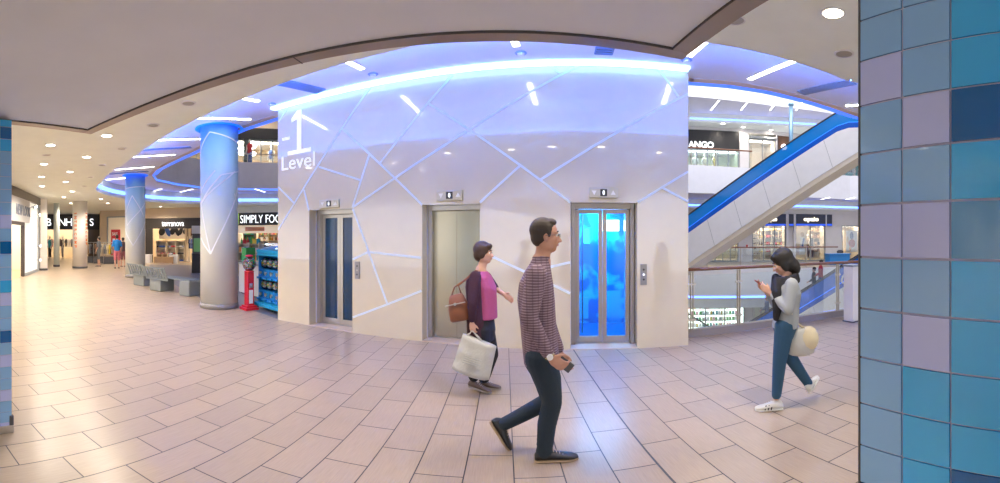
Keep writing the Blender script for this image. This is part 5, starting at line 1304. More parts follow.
mb = MB(); UA.box(mb, UA.uv(777, 150)[0], z1, UA.uv(790, 150)[0], z1 + 3.3, -0.3, -0.1); mb.build('dark_wall', GC['brown'], t)
mb = MB(); mb.cyl(UA.px(784.5, 147, -0.1), UA.px(784.5, 147, -0.05), 0.22); mb.build('lamp', strip_e, t)
mb = MB(); UA.box(mb, UA.uv(777, 150)[0], z1, UA.uv(778, 150)[0], z1 + 3.3, -0.1, 0.05); mb.build('door_frame', darkg, t)
mb = MB(); UA.box(mb, UA.uv(790, 150)[0], z1, UA.uv(800, 150)[0] + 2.0, z1 + 3.54, -0.3, 0.0); struct(mb.build('wall_upper', wallw))
c = at_d(791, 24.6); t = thing('steel_column', (c.x, c.y, z1), 'slim blue-lit steel column rising behind the escalator on the upper gallery', 'column')
mb = MB(); mb.cyl((c.x, c.y, z1), (c.x, c.y, ZS + 5.8), 0.13, n=20); mb.build('shaft', mat('blue_lit_steel', (0.25, 0.42, 0.58), 0.35, 0.5), t)  # blue light on the steel put into its base colour
mb = MB(); mb.cyl((c.x, c.y, ZS + 5.66), (c.x, c.y, ZS + 5.79), 0.18, n=20); mb.build('collar', mat('blue_lit_steel', (0, 0, 0)), t)
mb = MB(); mb.cyl((c.x, c.y, z1), (c.x, c.y, z1 + 0.08), 0.2, n=20); mb.build('base', steel, t)
for p in ((703, 128), (723, 123.5), (724, 128.8), (743, 127), (751, 132), (771, 130)):
    v = (ZC + 5.8 - EYE); downlight(at_z(*p, ZC + 5.8), 0.14, True, 'lit downlight in the cream ceiling of the upper gallery', 'upper gallery downlights', 120)
# upper right corner window behind the escalator head
UB = Plane(at_d(815, 29.9), at_d(864, 31.5))
mb = MB(); UB.box(mb, 0, z1, UB.uv(835.5, 150)[0], z1 + 3.54, -0.3, 0.0); UB.box(mb, UB.uv(835.5, 150)[0], z1 + 2.7, UB.L + 4, z1 + 3.54, -0.3, 0.0); struct(mb.build('wall_upper', wallw))
tq, u0, u1 = shop_on(UB, 836, 862, 'dark teal shop window of the upper gallery beside the tiled pillar', z1, z1 + 2.6, 2.0, shopw_e, mat('teal_wall', (0.10, 0.28, 0.30), 0.4), 2)
row('bag', ['teal', 'black', 'white', 'cream'], UB, u0 + 0.2, u1 - 0.2, z1 + 0.9, -0.8, 6, 'item in the dark teal upper window', 'items in the teal upper window', 1.3)
mb = MB(); UB.box(mb, u0 + 0.2, z1 + 0.1, u1 - 0.2, z1 + 0.9, -1.1, -0.5); tag(mb.build('display_counter', GC['teal'], bevel=0.02), 'display counter inside the dark teal upper window', 'counter')
# upper gallery on the left
UL = Plane(at_d(176, 25.5), at_d(300, 26.0))
mb = MB(); UL.box(mb, 0, z1 + 2.75, UL.L, z1 + 4.15, -0.3, 0.0); UL.box(mb, 0, z1, UL.uv(183, 150)[0], z1 + 2.75, -0.3, 0.0); struct(mb.build('wall_upper', mat('beige_wall', (0, 0, 0))))
tl_, u0, u1 = shop_on(UL, 184, 246, 'dark fronted upper shop window on the left, behind the thick column top', z1, z1 + 2.0, 3, shop_e, mat('ochre_wall', (0.62, 0.47, 0.26), 0.5), 4)
tl2, u2, u3 = shop_on(UL, 249, 296, 'upper shop window with bright lamps just left of the lift wall', z1, z1 + 2.0, 3, shop_e, mat('ochre_wall', (0, 0, 0)), 3)
t = thing('shop_fascia', UL.px(260, 138), 'black shop band of the upper gallery on the left', 'shop sign')
mb = MB(); UL.box(mb, u0, z1 + 2.05, u3, z1 + 2.75, 0, 0.2); mb.build('sign_board', black, t)
mb = MB(); UL.box(mb, u2 - 0.35, z1, u2 + 0.0, z1 + 2.05, -0.1, 0.15); mb.build('dark_pier', mat('dark_green_grey', (0.07, 0.09, 0.09), 0.4), t)
for x, y in ((243, 145), (252.5, 143.5), (243.5, 150), (253, 150.5)):
    P = UL.px(x, y, -1.0); s = thing('pendant_lamp', P, 'bright round lamp in the upper left shop windows', 'lamp', 'lamps in the upper left shop')
    mb = MB(); mb.ball(P, (0.32, 0.32, 0.13)); mb.build('shade', strip_e, s)
    mb = MB(); mb.cyl(P + Vector((0, 0, 0.12)), (P.x, P.y, z1 + 2.0), 0.015); mb.build('cord', darkg, s)
mannequin(UL.pt(UL.uv(248.5, 150)[0], z1 + 0.1, 0.9), 0, 'red', 'blue', 'red and blue dressed figure display in the upper left gallery')
mannequin(UL.pt(UL.uv(273, 150)[0], z1 + 0.1, -0.8), 0, 'blue', 'cream', 'blue dressed mannequin in the upper window beside the lift wall')
for p in ((270, 125), (255, 128)):
    downlight(at_d(p[0], 24.0, ZF1 + 4.17), 0.14, True, 'lit downlight in the ceiling over the upper left gallery', 'upper left gallery downlights', 120)
# dark wedge of shop left of the thick column
# ================= lower level =================
zb = -5.8
LA = Plane(at_d(684, 26.0), at_d(790, 27.0)); 
tb, u0, u1 = shop_on(LA, 686, 744, 'very bright lower level shop window seen through the near railing', zb, zb + 3.9, 4.0, mat('bright_white_lamp', (1, 1, 1), emit=(0.92, 1, 0.94), es=9), mat('glowing_white_wall', (0.85, 0.88, 0.84), 0.4, emit=(0.92, 1.0, 0.94), es=1.6), 2)  # back wall given its own glow to brighten this shop
mb = MB(); LA.box(mb, LA.uv(744.5, 250)[0], zb, LA.uv(752, 250)[0], -1.7, -0.3, 0.3); struct(mb.build('wall_lower', wallw))
mb = MB(); LA.box(mb, 0, zb + 3.9, LA.L, -1.7, -0.35, 0.02); struct(mb.build('wall_lower', wallw))
tb2, u2, u3 = shop_on(LA, 752.5, 786, 'lower level window with hanging yellowish goods behind the lower escalator', zb, zb + 3.9, 4.0, shopw_e, mat('pale_green_wall', (0, 0, 0)), 3)
row('bag', ['yellow', 'tan', 'brown', 'cream'], LA, u2 + 0.3, u3 - 0.3, zb + 3.1, -0.7, 9, 'item hanging high in the lower level window', 'items in the lower level window', 1.1)
mb = MB(); LA.box(mb, u2 + 0.2, zb + 3.04, u3 - 0.2, zb + 3.1, -0.95, -0.45); LA.box(mb, u2 + 0.2, zb, u2 + 0.26, zb + 3.04, -0.75, -0.65); LA.box(mb, u3 - 0.26, zb, u3 - 0.2, zb + 3.04, -0.75, -0.65); tag(mb.build('display_rack', steel), 'high steel rack in the lower level window', 'rack')
gp = thing('wall_poster', LA.px(712, 305, -2.0), 'green and white poster in the very bright lower shop', 'poster')
mb = MB(); LA.box(mb, LA.uv(705, 305)[0], zb + 2.6, LA.uv(724, 305)[0], zb + 3.7, -2.05, -2.0); mb.build('sheet', GC['white'], gp)
mb = MB(); mb.ball(LA.pt(LA.uv(711, 305)[0], zb + 3.15, -2.0), (0.4, 0.02, 0.45), Matrix.Rotation(math.atan2(LA.u.y, LA.u.x), 3, 'Z')); mb.build('motif', GC['green'], gp)
for k in range(3):
    ux = u0 + (u1 - u0) * (0.18 + 0.3 * k)
    shelf_unit(LA, ux - 0.7, ux + 0.7, -1.6, zb + 0.10, 6, 0.42, 0.5, 'white shelf unit in the very bright lower shop, %s of three' % ('left', 'middle', 'right')[k], back=False)
    for j in range(3, 7): row('carton', ['white', 'pink', 'teal', 'green', 'yellow', 'white'], LA, ux - 0.6, ux + 0.6, zb + 0.10 + 0.42 * j, -1.5, 6, 'white or pale packet on the lower shop shelves', 'packets on the lower shop shelves')
mb = MB(); mb.tube([LA.px(688, 312, 0.6), LA.px(709, 325, 0.6), LA.px(735, 331, 0.6)], 0.05); mb.tube([LA.px(688, 312, 0.6), LA.px(688, 340, 0.6)], 0.05); mb.tube([LA.px(709, 325, 0.6), LA.px(709, 345, 0.6)], 0.05)
tag(mb.build('stair_rail', darkg), 'dark sloping stair rail outside the very bright lower shop', 'railing')
# ------------------------------------------------------------------ people
def skin_mat(name, col):
    m = mat(name, col, 0.5); b = m.node_tree.nodes['Principled BSDF']
    b.inputs['Subsurface Weight'].default_value = 0.08; b.inputs['Subsurface Radius'].default_value = (0.02, 0.008, 0.005)
    return m
skinA = skin_mat('skin_a', (0.52, 0.27, 0.18)); skinB = skin_mat('skin_b', (0.62, 0.36, 0.26))
def bake(mb, name, m, parent, voxel, smooth=6):
    """fuse the collected shapes into one continuous surface"""
    bmesh.ops.recalc_face_normals(mb.bm, faces=mb.bm.faces)
    me = bpy.data.meshes.new(name); mb.bm.to_mesh(me); mb.bm.free()
    o = bpy.data.objects.new(name, me); COL.objects.link(o)
    r = o.modifiers.new('r', 'REMESH'); r.mode = 'VOXEL'; r.voxel_size = voxel; r.use_smooth_shade = True
    s = o.modifiers.new('s', 'SMOOTH'); s.factor = 0.5; s.iterations = smooth
    dg = bpy.context.evaluated_depsgraph_get(); dg.update()
    m2 = bpy.data.meshes.new_from_object(o.evaluated_get(dg)); bpy.data.objects.remove(o)
    m2.materials.clear(); m2.materials.append(m)
    for p in m2.polygons: p.use_smooth = True
    o = bpy.data.objects.new(name, m2); COL.objects.link(o)
    if parent is not None: put(o, parent)
    return o
def cap(mb, a, ra, b, rb, n=14):
    a, b = Vector(a), Vector(b); mb.ball(a, ra, n=n); mb.ball(b, rb, n=n); mb.cyl(a, b, ra, rb, n=n)
def limb(mb, pts, rs, n=14):
    for i in range(len(pts) - 1): cap(mb, pts[i], rs[i], pts[i + 1], rs[i + 1], n)
def hand(mb, W, D, N, L, curl=0.5, k=1.0, spread=0.0):
    """W wrist, D along the hand, N palm normal, L towards the thumb side"""
    W, D, N, L = Vector(W), Vector(D).normalized(), Vector(N).normalized(), Vector(L).normalized()
    M3 = Matrix((D, L, N)).transposed()
    mb.ball(W + D * 0.045 * k, (0.052 * k, 0.038 * k, 0.016 * k), M3, 14); mb.ball(W + D * 0.02 * k, (0.03 * k, 0.027 * k, 0.02 * k), M3, 12)
    for i, (off, ln) in enumerate(((0.029, 0.070), (0.010, 0.080), (-0.010, 0.074), (-0.028, 0.058))):
        p = W + (D * 0.086 + L * off) * k; r = 0.0095 * k
        d1 = (D * cos(curl * 0.6) + N * sin(curl * 0.6) + L * off * spread).normalized(); d2 = (D * cos(curl * 1.5) + N * sin(curl * 1.5)).normalized(); d3 = (D * cos(curl * 2.3) + N * sin(curl * 2.3)).normalized()
        q1 = p + d1 * ln * 0.45 * k; q2 = q1 + d2 * ln * 0.32 * k; q3 = q2 + d3 * ln * 0.23 * k
        limb(mb, [p - D * 0.02 * k, p, q1, q2, q3], [r, r, r * 0.95, r * 0.9, r * 0.8], 8)
    b = W + (D * 0.03 + L * 0.026) * k; d1 = (D * 0.62 + L * 0.65 + N * 0.3).normalized(); d2 = (D * 0.85 + L * 0.2 + N * 0.45).normalized()
    limb(mb, [W + D * 0.015 * k, b, b + d1 * 0.032 * k, b + d1 * 0.032 * k + d2 * 0.028 * k], [0.014 * k, 0.012 * k, 0.0105 * k, 0.009 * k], 8)
def shoe(C, heel, toe, up, side, m, sole_m, parent, w=0.046, h=0.075):
    """heel, toe: ground-line points; C unused"""
    heel, toe, up = Vector(heel), Vector(toe), Vector(up).normalized(); d = (toe - heel); L = d.length; d.normalize(); s = up.cross(d).normalized()
    prof = [(-0.0, 0.55, 0.62), (0.06, 0.8, 0.95), (0.2, 0.85, 1.05), (0.35, 0.85, 0.98), (0.5, 0.92, 0.78), (0.7, 1.05, 0.58), (0.87, 0.95, 0.45), (0.97, 0.6, 0.32), (1.0, 0.25, 0.2)]
    mb = MB(); mb.loft([(heel + d * L * t + up * (h * q / 2 + 0.012), s * w * ww, up * h * q / 2) for t, ww, q in prof], 16)
    up_o = mb.build('shoe', m, parent)
    for p in up_o.data.polygons: p.use_smooth = True
    mb = MB(); mb.loft([(heel + d * (L * t) + up * 0.010, s * w * ww * 1.08, up * 0.012) for t, ww, q in prof], 16); so = mb.build('sole', sole_m, up_o)
    mb = MB()
    for k in range(4): c = heel + d * L * (0.42 + 0.07 * k) + up * (h * (0.92 - 0.11 * k) + 0.012); mb.bar(c - s * w * 0.5, c + s * w * 0.5, 0.006, 0.006)
    mb.build('laces', sole_m, up_o)
    return up_o, d, s
def head(mb, C, F, Up, k=1.0, female=False):
    F, Up = Vector(F).normalized(), Vector(Up).normalized(); F = (F - Up * F.dot(Up)).normalized(); S = Up.cross(F).normalized(); M3 = Matrix((F, S, Up)).transposed()
    P = lambda f, s, u: C + (F * f + S * s + Up * u) * k
    mb.ball(P(-0.008, 0, 0.03), (0.094 * k, 0.074 * k, 0.088 * k), M3, 20)
    mb.ball(P(0.012, 0, -0.03), (0.078 * k, 0.062 * k, 0.075 * k), M3, 20)
    mb.ball(P(0.038, 0, -0.078), (0.042 * k, 0.036 * k, 0.032 * k), M3, 14)        # chin
    for s in (-1, 1):
        mb.ball(P(0.0, s * 0.045, -0.055), (0.05 * k, 0.018 * k, 0.04 * k), M3, 12)   # jaw
        mb.ball(P(0.062, s * 0.034, -0.018), (0.022 * k, 0.022 * k, 0.022 * k), M3, 10)  # cheek
        mb.ball(P(-0.004, s * 0.074, -0.006), (0.016 * k, 0.008 * k, 0.03 * k), M3, 10)  # ear
        mb.ball(P(0.074, s * 0.028, 0.025), (0.014 * k, 0.022 * k, 0.009 * k), M3, 10)  # brow ridge
    limb(mb, [P(0.080, 0, 0.012), P(0.100, 0, -0.018), P(0.106, 0, -0.030)], [0.009 * k, 0.011 * k, 0.013 * k], 10)  # nose
    mb.ball(P(0.094, 0, -0.034), (0.012 * k, 0.018 * k, 0.009 * k), M3, 10)
    mb.ball(P(0.078, 0, -0.055), (0.012 * k, 0.024 * k, 0.009 * k), M3, 10)           # mouth
    return P, M3
def face_details(P, M3, k, parent, lips, brow, glasses=None):
    for s in (-1, 1):
        mb = MB(); mb.ball(P(0.073, s * 0.030, 0.008), 0.0125 * k, n=12); e = mb.build('eye', mat('eye_white', (0.8, 0.78, 0.75), 0.2), parent)
        mb = MB(); mb.ball(P(0.083, s * 0.031, 0.008), 0.0055 * k, n=10); mb.build('iris', mat('eye_dark', (0.05, 0.025, 0.015), 0.1), e)
        mb = MB(); mb.tube([P(0.086, s * 0.012, 0.030), P(0.088, s * 0.028, 0.036), P(0.074, s * 0.048, 0.030)], 0.0032 * k, 6); mb.build('eyebrow', brow, parent)
    mb = MB(); mb.ball(P(0.089, 0, -0.052), (0.006 * k, 0.021 * k, 0.004 * k), M3, 10); mb.ball(P(0.088, 0, -0.060), (0.006 * k, 0.018 * k, 0.005 * k), M3, 10); mb.build('lips', lips, parent)
    if glasses:
        g = MB()
        for s in (-1, 1):
            pts = [P(0.098, s * 0.031 + 0.019 * cos(a), 0.006 + 0.014 * sin(a)) for a in [2 * pi * i / 12 for i in range(13)]]; g.tube(pts, 0.0018 * k, 5)
            g.tube([P(0.096, s * 0.050, 0.010), P(0.04, s * 0.078, 0.010), P(-0.01, s * 0.080, 0.006)], 0.0018 * k, 5)
        g.tube([P(0.098, -0.012, 0.008), P(0.102, 0, 0.011), P(0.098, 0.012, 0.008)], 0.0018 * k, 5); g.build('glasses', darkg, parent)
lip_m = mat('lips', (0.42, 0.14, 0.12), 0.4)
def striped(name, c1, c2, period, duty=0.25):
    m = bpy.data.materials.new(name); m.use_nodes = True; nt = m.node_tree; b = nt.nodes['Principled BSDF']; b.inputs['Roughness'].default_value = 0.8
    tc = nt.nodes.new('ShaderNodeTexCoord'); sp = nt.nodes.new('ShaderNodeSeparateXYZ'); nt.links.new(tc.outputs['Object'], sp.inputs[0])
    nz = nt.nodes.new('ShaderNodeTexNoise'); nz.inputs['Scale'].default_value = 6; nt.links.new(tc.outputs['Object'], nz.inputs[0])
    def wave(sock, per, lo):
        a = nt.nodes.new('ShaderNodeMath'); a.operation = 'MULTIPLY_ADD'; a.inputs[1].default_value = 0.012; nt.links.new(nz.outputs['Fac'], a.inputs[0]); nt.links.new(sock, a.inputs[2])
        d = nt.nodes.new('ShaderNodeMath'); d.operation = 'DIVIDE'; d.inputs[1].default_value = per; nt.links.new(a.outputs[0], d.inputs[0])
        f = nt.nodes.new('ShaderNodeMath'); f.operation = 'FRACT'; nt.links.new(d.outputs[0], f.inputs[0])
        g = nt.nodes.new('ShaderNodeMath'); g.operation = 'LESS_THAN'; g.inputs[1].default_value = lo; nt.links.new(f.outputs[0], g.inputs[0]); return g
    h = wave(sp.outputs['Z'], period, duty); v = wave(sp.outputs['X'], period * 2.2, 0.18)
    mx = nt.nodes.new('ShaderNodeMix'); mx.data_type = 'RGBA'; mx.inputs[6].default_value = (*c1, 1); mx.inputs[7].default_value = (*c2, 1); nt.links.new(h.outputs[0], mx.inputs[0])
    m2 = nt.nodes.new('ShaderNodeMix'); m2.data_type = 'RGBA'; m2.inputs[7].default_value = (*[x * 0.55 for x in c1], 1); k = nt.nodes.new('ShaderNodeMath'); k.operation = 'MULTIPLY'; k.inputs[1].default_value = 0.5
    nt.links.new(v.outputs[0], k.inputs[0]); nt.links.new(k.outputs[0], m2.inputs[0]); nt.links.new(mx.outputs[2], m2.inputs[6]); nt.links.new(m2.outputs[2], b.inputs['Base Color'])
    return m
X, Y, Z = Vector((1, 0, 0)), Vector((0, 1, 0)), Vector((0, 0, 1))

# ---- the man walking to the right, nearest figure
yM = 2.68
def J(px, py, y): return at_y(px, py, y)
man = thing('person', at_y(556, 457, yM) * 1.0, 'person in a striped purple-brown shirt and dark jeans striding right, phone in hand', 'person'); man.location.z = 0
F = Vector((1, 0.0, 0))
hC = J(545.5, 236.5, yM); neck = J(541, 262, yM); chest = J(537.5, 290, yM); waist = J(539, 325, yM); pel = J(541, 352, yM)
shN, shF = J(536, 275, yM - 0.17), J(540, 274, yM + 0.17)
elN, wrN = J(529, 318, yM - 0.24), J(550, 357, yM - 0.27)
elF, wrF = J(548, 322, yM + 0.24), J(560, 352, yM + 0.20)
hpN, hpF = J(540, 358, yM - 0.09), J(542, 358, yM + 0.09)
knS, anS = J(552, 402, yM - 0.07), J(545, 446, yM - 0.05)       # standing leg, near side
knT, anT = J(553, 398, yM + 0.10), J(504, 424, yM + 0.13)       # trailing leg, lifted behind
mb = MB()
Pm, M3m = head(mb, hC, F - Z * 0.05, Z, 0.98)
limb(mb, [hC - Z * 0.06 - X * 0.01, neck - Z * 0.02], [0.052, 0.058])
limb(mb, [neck, chest, waist, pel], [0.07, 0.09, 0.085, 0.09])
for s_, e_, w_ in ((shN, elN, wrN), (shF, elF, wrF)): limb(mb, [s_, e_, w_], [0.048, 0.036, 0.025])
for h_, k_, a_ in ((hpN, knS, anS), (hpF, knT, anT)): limb(mb, [h_, k_, a_], [0.075, 0.05, 0.036])
Dn = (X * 0.75 - Z * 0.62).normalized()
hand(mb, wrN, Dn, (X * 0.35 + Y * 0.7 + Z * 0.3), (X * 0.5 + Z * 0.65), 0.75, 1.0)
Df = (X * 0.4 - Z * 0.9).normalized(); hand(mb, wrF, Df, -Y + X * 0.2, X, 0.6, 1.0)
bake(mb, 'body', skinA, man, 0.0055)
face_details(Pm, M3m, 0.98, man, lip_m, mat('dark_hair', (0.035, 0.022, 0.015), 0.6), True)
mb = MB()
M_ = M3m
mb.ball(Pm(-0.022, 0, 0.044), (0.093, 0.080, 0.086), M_, 20); mb.ball(Pm(-0.045, 0, 0.0), (0.062, 0.072, 0.070), M_, 16); mb.ball(Pm(0.03, 0, 0.095), (0.05, 0.055, 0.028), M_, 14)
for s in (-1, 1): mb.ball(Pm(0.012, s * 0.066, 0.022), (0.02, 0.012, 0.03), M_, 10)
bake(mb, 'hair', mat('dark_hair', (0, 0, 0)), man, 0.006, 3)
shirt_m = striped('striped_shirt', (0.13, 0.075, 0.10), (0.30, 0.22, 0.26), 0.0165, 0.36)
mb = MB()
mb.loft([(J(542, 364, yM), X * 0.125, Y * 0.175), (J(540, 345, yM), X * 0.125, Y * 0.175), (J(538, 322, yM), X * 0.125, Y * 0.165), (J(536, 300, yM), X * 0.13, Y * 0.18), (J(536, 283, yM), X * 0.118, Y * 0.195), (J(538, 271, yM), X * 0.09, Y * 0.175), (J(540, 263, yM), X * 0.068, Y * 0.085), (J(541, 258.5, yM), X * 0.064, Y * 0.066), (J(541.5, 255.5, yM), X * 0.061, Y * 0.063)], 24)
limb(mb, [shN, elN, wrN + (elN - wrN) * 0.12], [0.072, 0.058, 0.042]); limb(mb, [shF, elF, wrF + (elF - wrF) * 0.12], [0.072, 0.058, 0.042])
bake(mb, 'shirt', shirt_m, man, 0.009, 5)
jeans = mat('dark_jeans', (0.012, 0.026, 0.042), 0.8, bump=0.4, bscale=160)
mb = MB()
mb.loft([(J(541, 340, yM), X * 0.105, Y * 0.15), (J(541, 352, yM), X * 0.12, Y * 0.165), (J(541.5, 364, yM), X * 0.12, Y * 0.165), (J(542, 372, yM), X * 0.09, Y * 0.14)], 20)
limb(mb, [hpN, (hpN + knS) / 2 + X * 0.01, knS, (knS + anS) / 2 - X * 0.012, anS, anS + (anS - knS).normalized() * 0.05], [0.105, 0.092, 0.070, 0.066, 0.056, 0.058])
limb(mb, [hpF, (hpF + knT) / 2 + X * 0.01, knT, (knT + anT) / 2, anT], [0.102, 0.09, 0.068, 0.060, 0.052])
for a_ in (anS,): 
    for k in range(3): mb.ball(a_ + Z * (0.02 + 0.035 * k), (0.063 - 0.002 * k, 0.061, 0.012), None, 14)
bake(mb, 'jeans', jeans, man, 0.009, 3)
shoe_m = mat('black_shoe', (0.012, 0.012, 0.014), 0.35); sole_t = mat('tan_sole', (0.42, 0.30, 0.19), 0.6)
hl = Vector((anS.x - 0.07, anS.y, 0.0)); shoe(None, hl, hl + X * 0.30 + Y * 0.0, Z, Y, shoe_m, sole_t, man, 0.048, 0.085)
dT = (anT - knT).normalized(); upT = -dT; fwd = (Z * -0.80 - X * 0.55 ); fwd = (fwd - upT * fwd.dot(upT)).normalized()
h0 = anT - upT * 0.085 - fwd * 0.07; shoe(None, h0, h0 + fwd * 0.28, upT, Y, shoe_m, sole_t, man, 0.046, 0.08)
wv = (wrN - elN).normalized(); wx = wv.orthogonal().normalized(); wy = wv.cross(wx)
mb = MB(); mb.loft([(wrN - wv * 0.022, wx * 0.034, wy * 0.034), (wrN + wv * 0.002, wx * 0.034, wy * 0.034)], 20); wb = mb.build('watch_strap', mat('silver_band', (0.65, 0.60, 0.42), 0.25, 0.8), man)
mb = MB(); mb.cyl(wrN - Y * 0.030 - wv * 0.01, wrN - Y * 0.041 - wv * 0.01, 0.02); mb.build('watch_face', whitem, wb)
ph = wrN + Dn * 0.088 + (X * 0.35 + Y * 0.7 + Z * 0.3).normalized() * 0.03
t = thing('phone', ph, 'dark phone held low in the hand of the man in the striped shirt', 'phone')
Mp = Matrix.Translation(ph + Dn * 0.008) @ Matrix((Dn, Dn.cross(Y).normalized(), -Y)).transposed().to_4x4()
mb = MB(); mb.box((0.005, 0, 0), (0.13, 0.066, 0.010), Mp); mb.build('case', darkg, t, bevel=0.004)
mb = MB(); mb.box((0.005, 0, -0.0055), (0.118, 0.058, 0.001), Mp); mb.build('screen', black, t)

# ---- the woman with the shopping bag
yW = 4.12
wo = thing('person', at_y(484, 389, yW), 'woman with short dark hair in a dark cardigan and pink top walking right', 'person'); wo.location.z = 0
wo['label'] = 'person in a dark cardigan over a pink top walking right with bags'
F = Vector((0.93, -0.25, 0)).normalized(); S = Vector((-F.y, F.x, 0))     # S points away from the camera
hC = J(484, 253.5, yW); neck = J(481, 268, yW)
shN, shF = J(475.5, 277, yW - 0.15), J(486, 277, yW + 0.16)
elN, wrN = J(472.5, 303, yW - 0.22), J(472, 322, yW - 0.2)
elF, wrF = J(494.5, 288, yW + 0.22), J(503.5, 294, yW + 0.12)
hpN, hpF = J(482, 331, yW - 0.08), J(486, 331, yW + 0.08)
knN, anN = J(482, 354, yW - 0.07), J(474, 376, yW - 0.06)
knF, anF = J(492, 354, yW + 0.07), J(484, 378, yW + 0.06)
mb = MB(); Pm, M3m = head(mb, hC, F - Z * 0.1, Z, 0.93)
limb(mb, [hC - Z * 0.06, neck - Z * 0.02], [0.044, 0.05]); limb(mb, [neck - Z * .02, J(482, 290, yW), J(483, 312, yW), J(484, 328, yW)], [0.06, 0.08, 0.08, 0.09])
for s_, e_, w_ in ((shN, elN, wrN), (shF, elF, wrF)): limb(mb, [s_, e_, w_], [0.042, 0.032, 0.023])
for h_, k_, a_ in ((hpN, knN, anN), (hpF, knF, anF)): limb(mb, [h_, k_, a_], [0.07, 0.046, 0.034])
hand(mb, wrN, -Z + F * 0.1, S + F * 0.2, F, 1.0, 0.92); hand(mb, wrF, F * 0.8 - Z * 0.5, -S, Z + F * 0.3, 0.45, 0.92)
bake(mb, 'body', skinB, wo, 0.0065)
brown_h = mat('brown_hair', (0.045, 0.022, 0.014), 0.55)
face_details(Pm, M3m, 0.93, wo, lip_m, brown_h)
mb = MB(); mb.ball(Pm(-0.024, 0, 0.045), (0.100, 0.090, 0.088), M3m, 20); mb.ball(Pm(-0.05, 0, -0.01), (0.070, 0.082, 0.078), M3m, 16); mb.ball(Pm(0.05, 0, 0.078), (0.045, 0.065, 0.032), M3m, 14)
for s in (-1, 1): mb.ball(Pm(-0.005, s * 0.075, -0.002), (0.042, 0.018, 0.05), M3m, 12)
bake(mb, 'hair', brown_h, wo, 0.007, 3)
pinkm = mat('pink_print_top', (0.40, 0.075, 0.20), 0.8, bump=0.6, bscale=40)
mb = MB(); mb.loft([(J(486, 318, yW), F * 0.12, S * 0.155), (J(485, 300, yW), F * 0.125, S * 0.15), (J(484, 287, yW), F * 0.13, S * 0.16), (J(483, 277, yW), F * 0.09, S * 0.15), (J(482, 271, yW), F * 0.055, S * 0.075)], 20)
bake(mb, 'pink_top', pinkm, wo, 0.009, 4)
card = mat('burgundy_cardigan', (0.045, 0.012, 0.026), 0.85)
mb = MB(); o_ = -F * 0.042 - S * 0.02
mb.loft([(J(484, 334, yW) + o_, F * 0.125, S * 0.185), (J(483, 318, yW) + o_, F * 0.125, S * 0.175), (J(482.5, 300, yW) + o_, F * 0.118, S * 0.165), (J(482, 286, yW) + o_, F * 0.125, S * 0.175), (J(481.5, 276.5, yW) + o_, F * 0.10, S * 0.165), (J(481, 271, yW) + o_ * 0.6, F * 0.06, S * 0.09)], 20)
limb(mb, [shN, elN, wrN + Z * 0.03], [0.062, 0.052, 0.04]); limb(mb, [shF, (shF + elF) / 2, elF], [0.06, 0.055, 0.05])
bake(mb, 'cardigan', card, wo, 0.010, 4)
blackt = mat('black_trousers', (0.010, 0.010, 0.013), 0.8)
mb = MB(); mb.loft([(J(484, 318, yW), F * 0.105, S * 0.15), (J(484, 330, yW), F * 0.12, S * 0.165), (J(485, 340, yW), F * 0.09, S * 0.13)], 18)
limb(mb, [hpN, knN, anN], [0.098, 0.072, 0.062]); limb(mb, [hpF, knF, anF], [0.098, 0.072, 0.062])
bake(mb, 'trousers', blackt, wo, 0.010, 4)
brs = mat('brown_shoe', (0.12, 0.08, 0.06), 0.5)
for a_, lift in ((anF, 0.0), (anN, 0.05)):
    h0 = Vector((a_.x, a_.y, 0)) - F * 0.06; h0.z = lift
    shoe(None, h0, h0 + F * 0.25 - Z * (lift if lift else 0), Z, S, brs, mat('pale_sole', (0.35, 0.30, 0.25), 0.6), wo, 0.042, 0.07)
# shoulder handbag
hbC = J(458.5, 306, yW - 0.12)
t = thing('handbag', hbC, 'brown leather handbag hanging behind the shoulder of the woman in the dark cardigan', 'bag')
lea = mat('brown_leather', (0.22, 0.075, 0.035), 0.45)
ax = (F * 0.9).normalized(); tl_ = Matrix.Rotation(-0.25, 3, S) 
a1, a3 = tl_ @ ax, tl_ @ Z
mb = MB(); mb.loft([(hbC - a3 * 0.15, a1 * 0.105, S * 0.05), (hbC - a3 * 0.13, a1 * 0.125, S * 0.075), (hbC - a3 * 0.02, a1 * 0.118, S * 0.075), (hbC + a3 * 0.09, a1 * 0.085, S * 0.045), (hbC + a3 * 0.12, a1 * 0.07, S * 0.02)], 20)
mb.build('bag_body', lea, t)
mb = MB(); mb.tube([hbC + a3 * 0.10 - a1 * 0.06, hbC + a3 * 0.19 + a1 * 0.0, (shN + Z * 0.065 + hbC + a3 * 0.16) / 2 - a1 * .02, shN + Z * 0.062 + X * 0.0, shN + Z * 0.05 + S * 0.06], 0.008, 8); mb.tube([hbC + a3 * 0.10 + a1 * 0.06, hbC + a3 * 0.2 + a1 * 0.05, shN + Z * 0.062 + X * 0.02], 0.008, 8); mb.build('strap', lea, t)
mb = MB(); mb.bar(hbC + a3 * 0.03 - a1 * 0.11 - S * 0.075, hbC + a3 * 0.03 + a1 * 0.11 - S * 0.075, 0.02, 0.008); mb.cyl(hbC + a3 * 0.03 - S * 0.075, hbC + a3 * 0.03 - S * 0.09, 0.014); mb.build('buckle', steel, t)
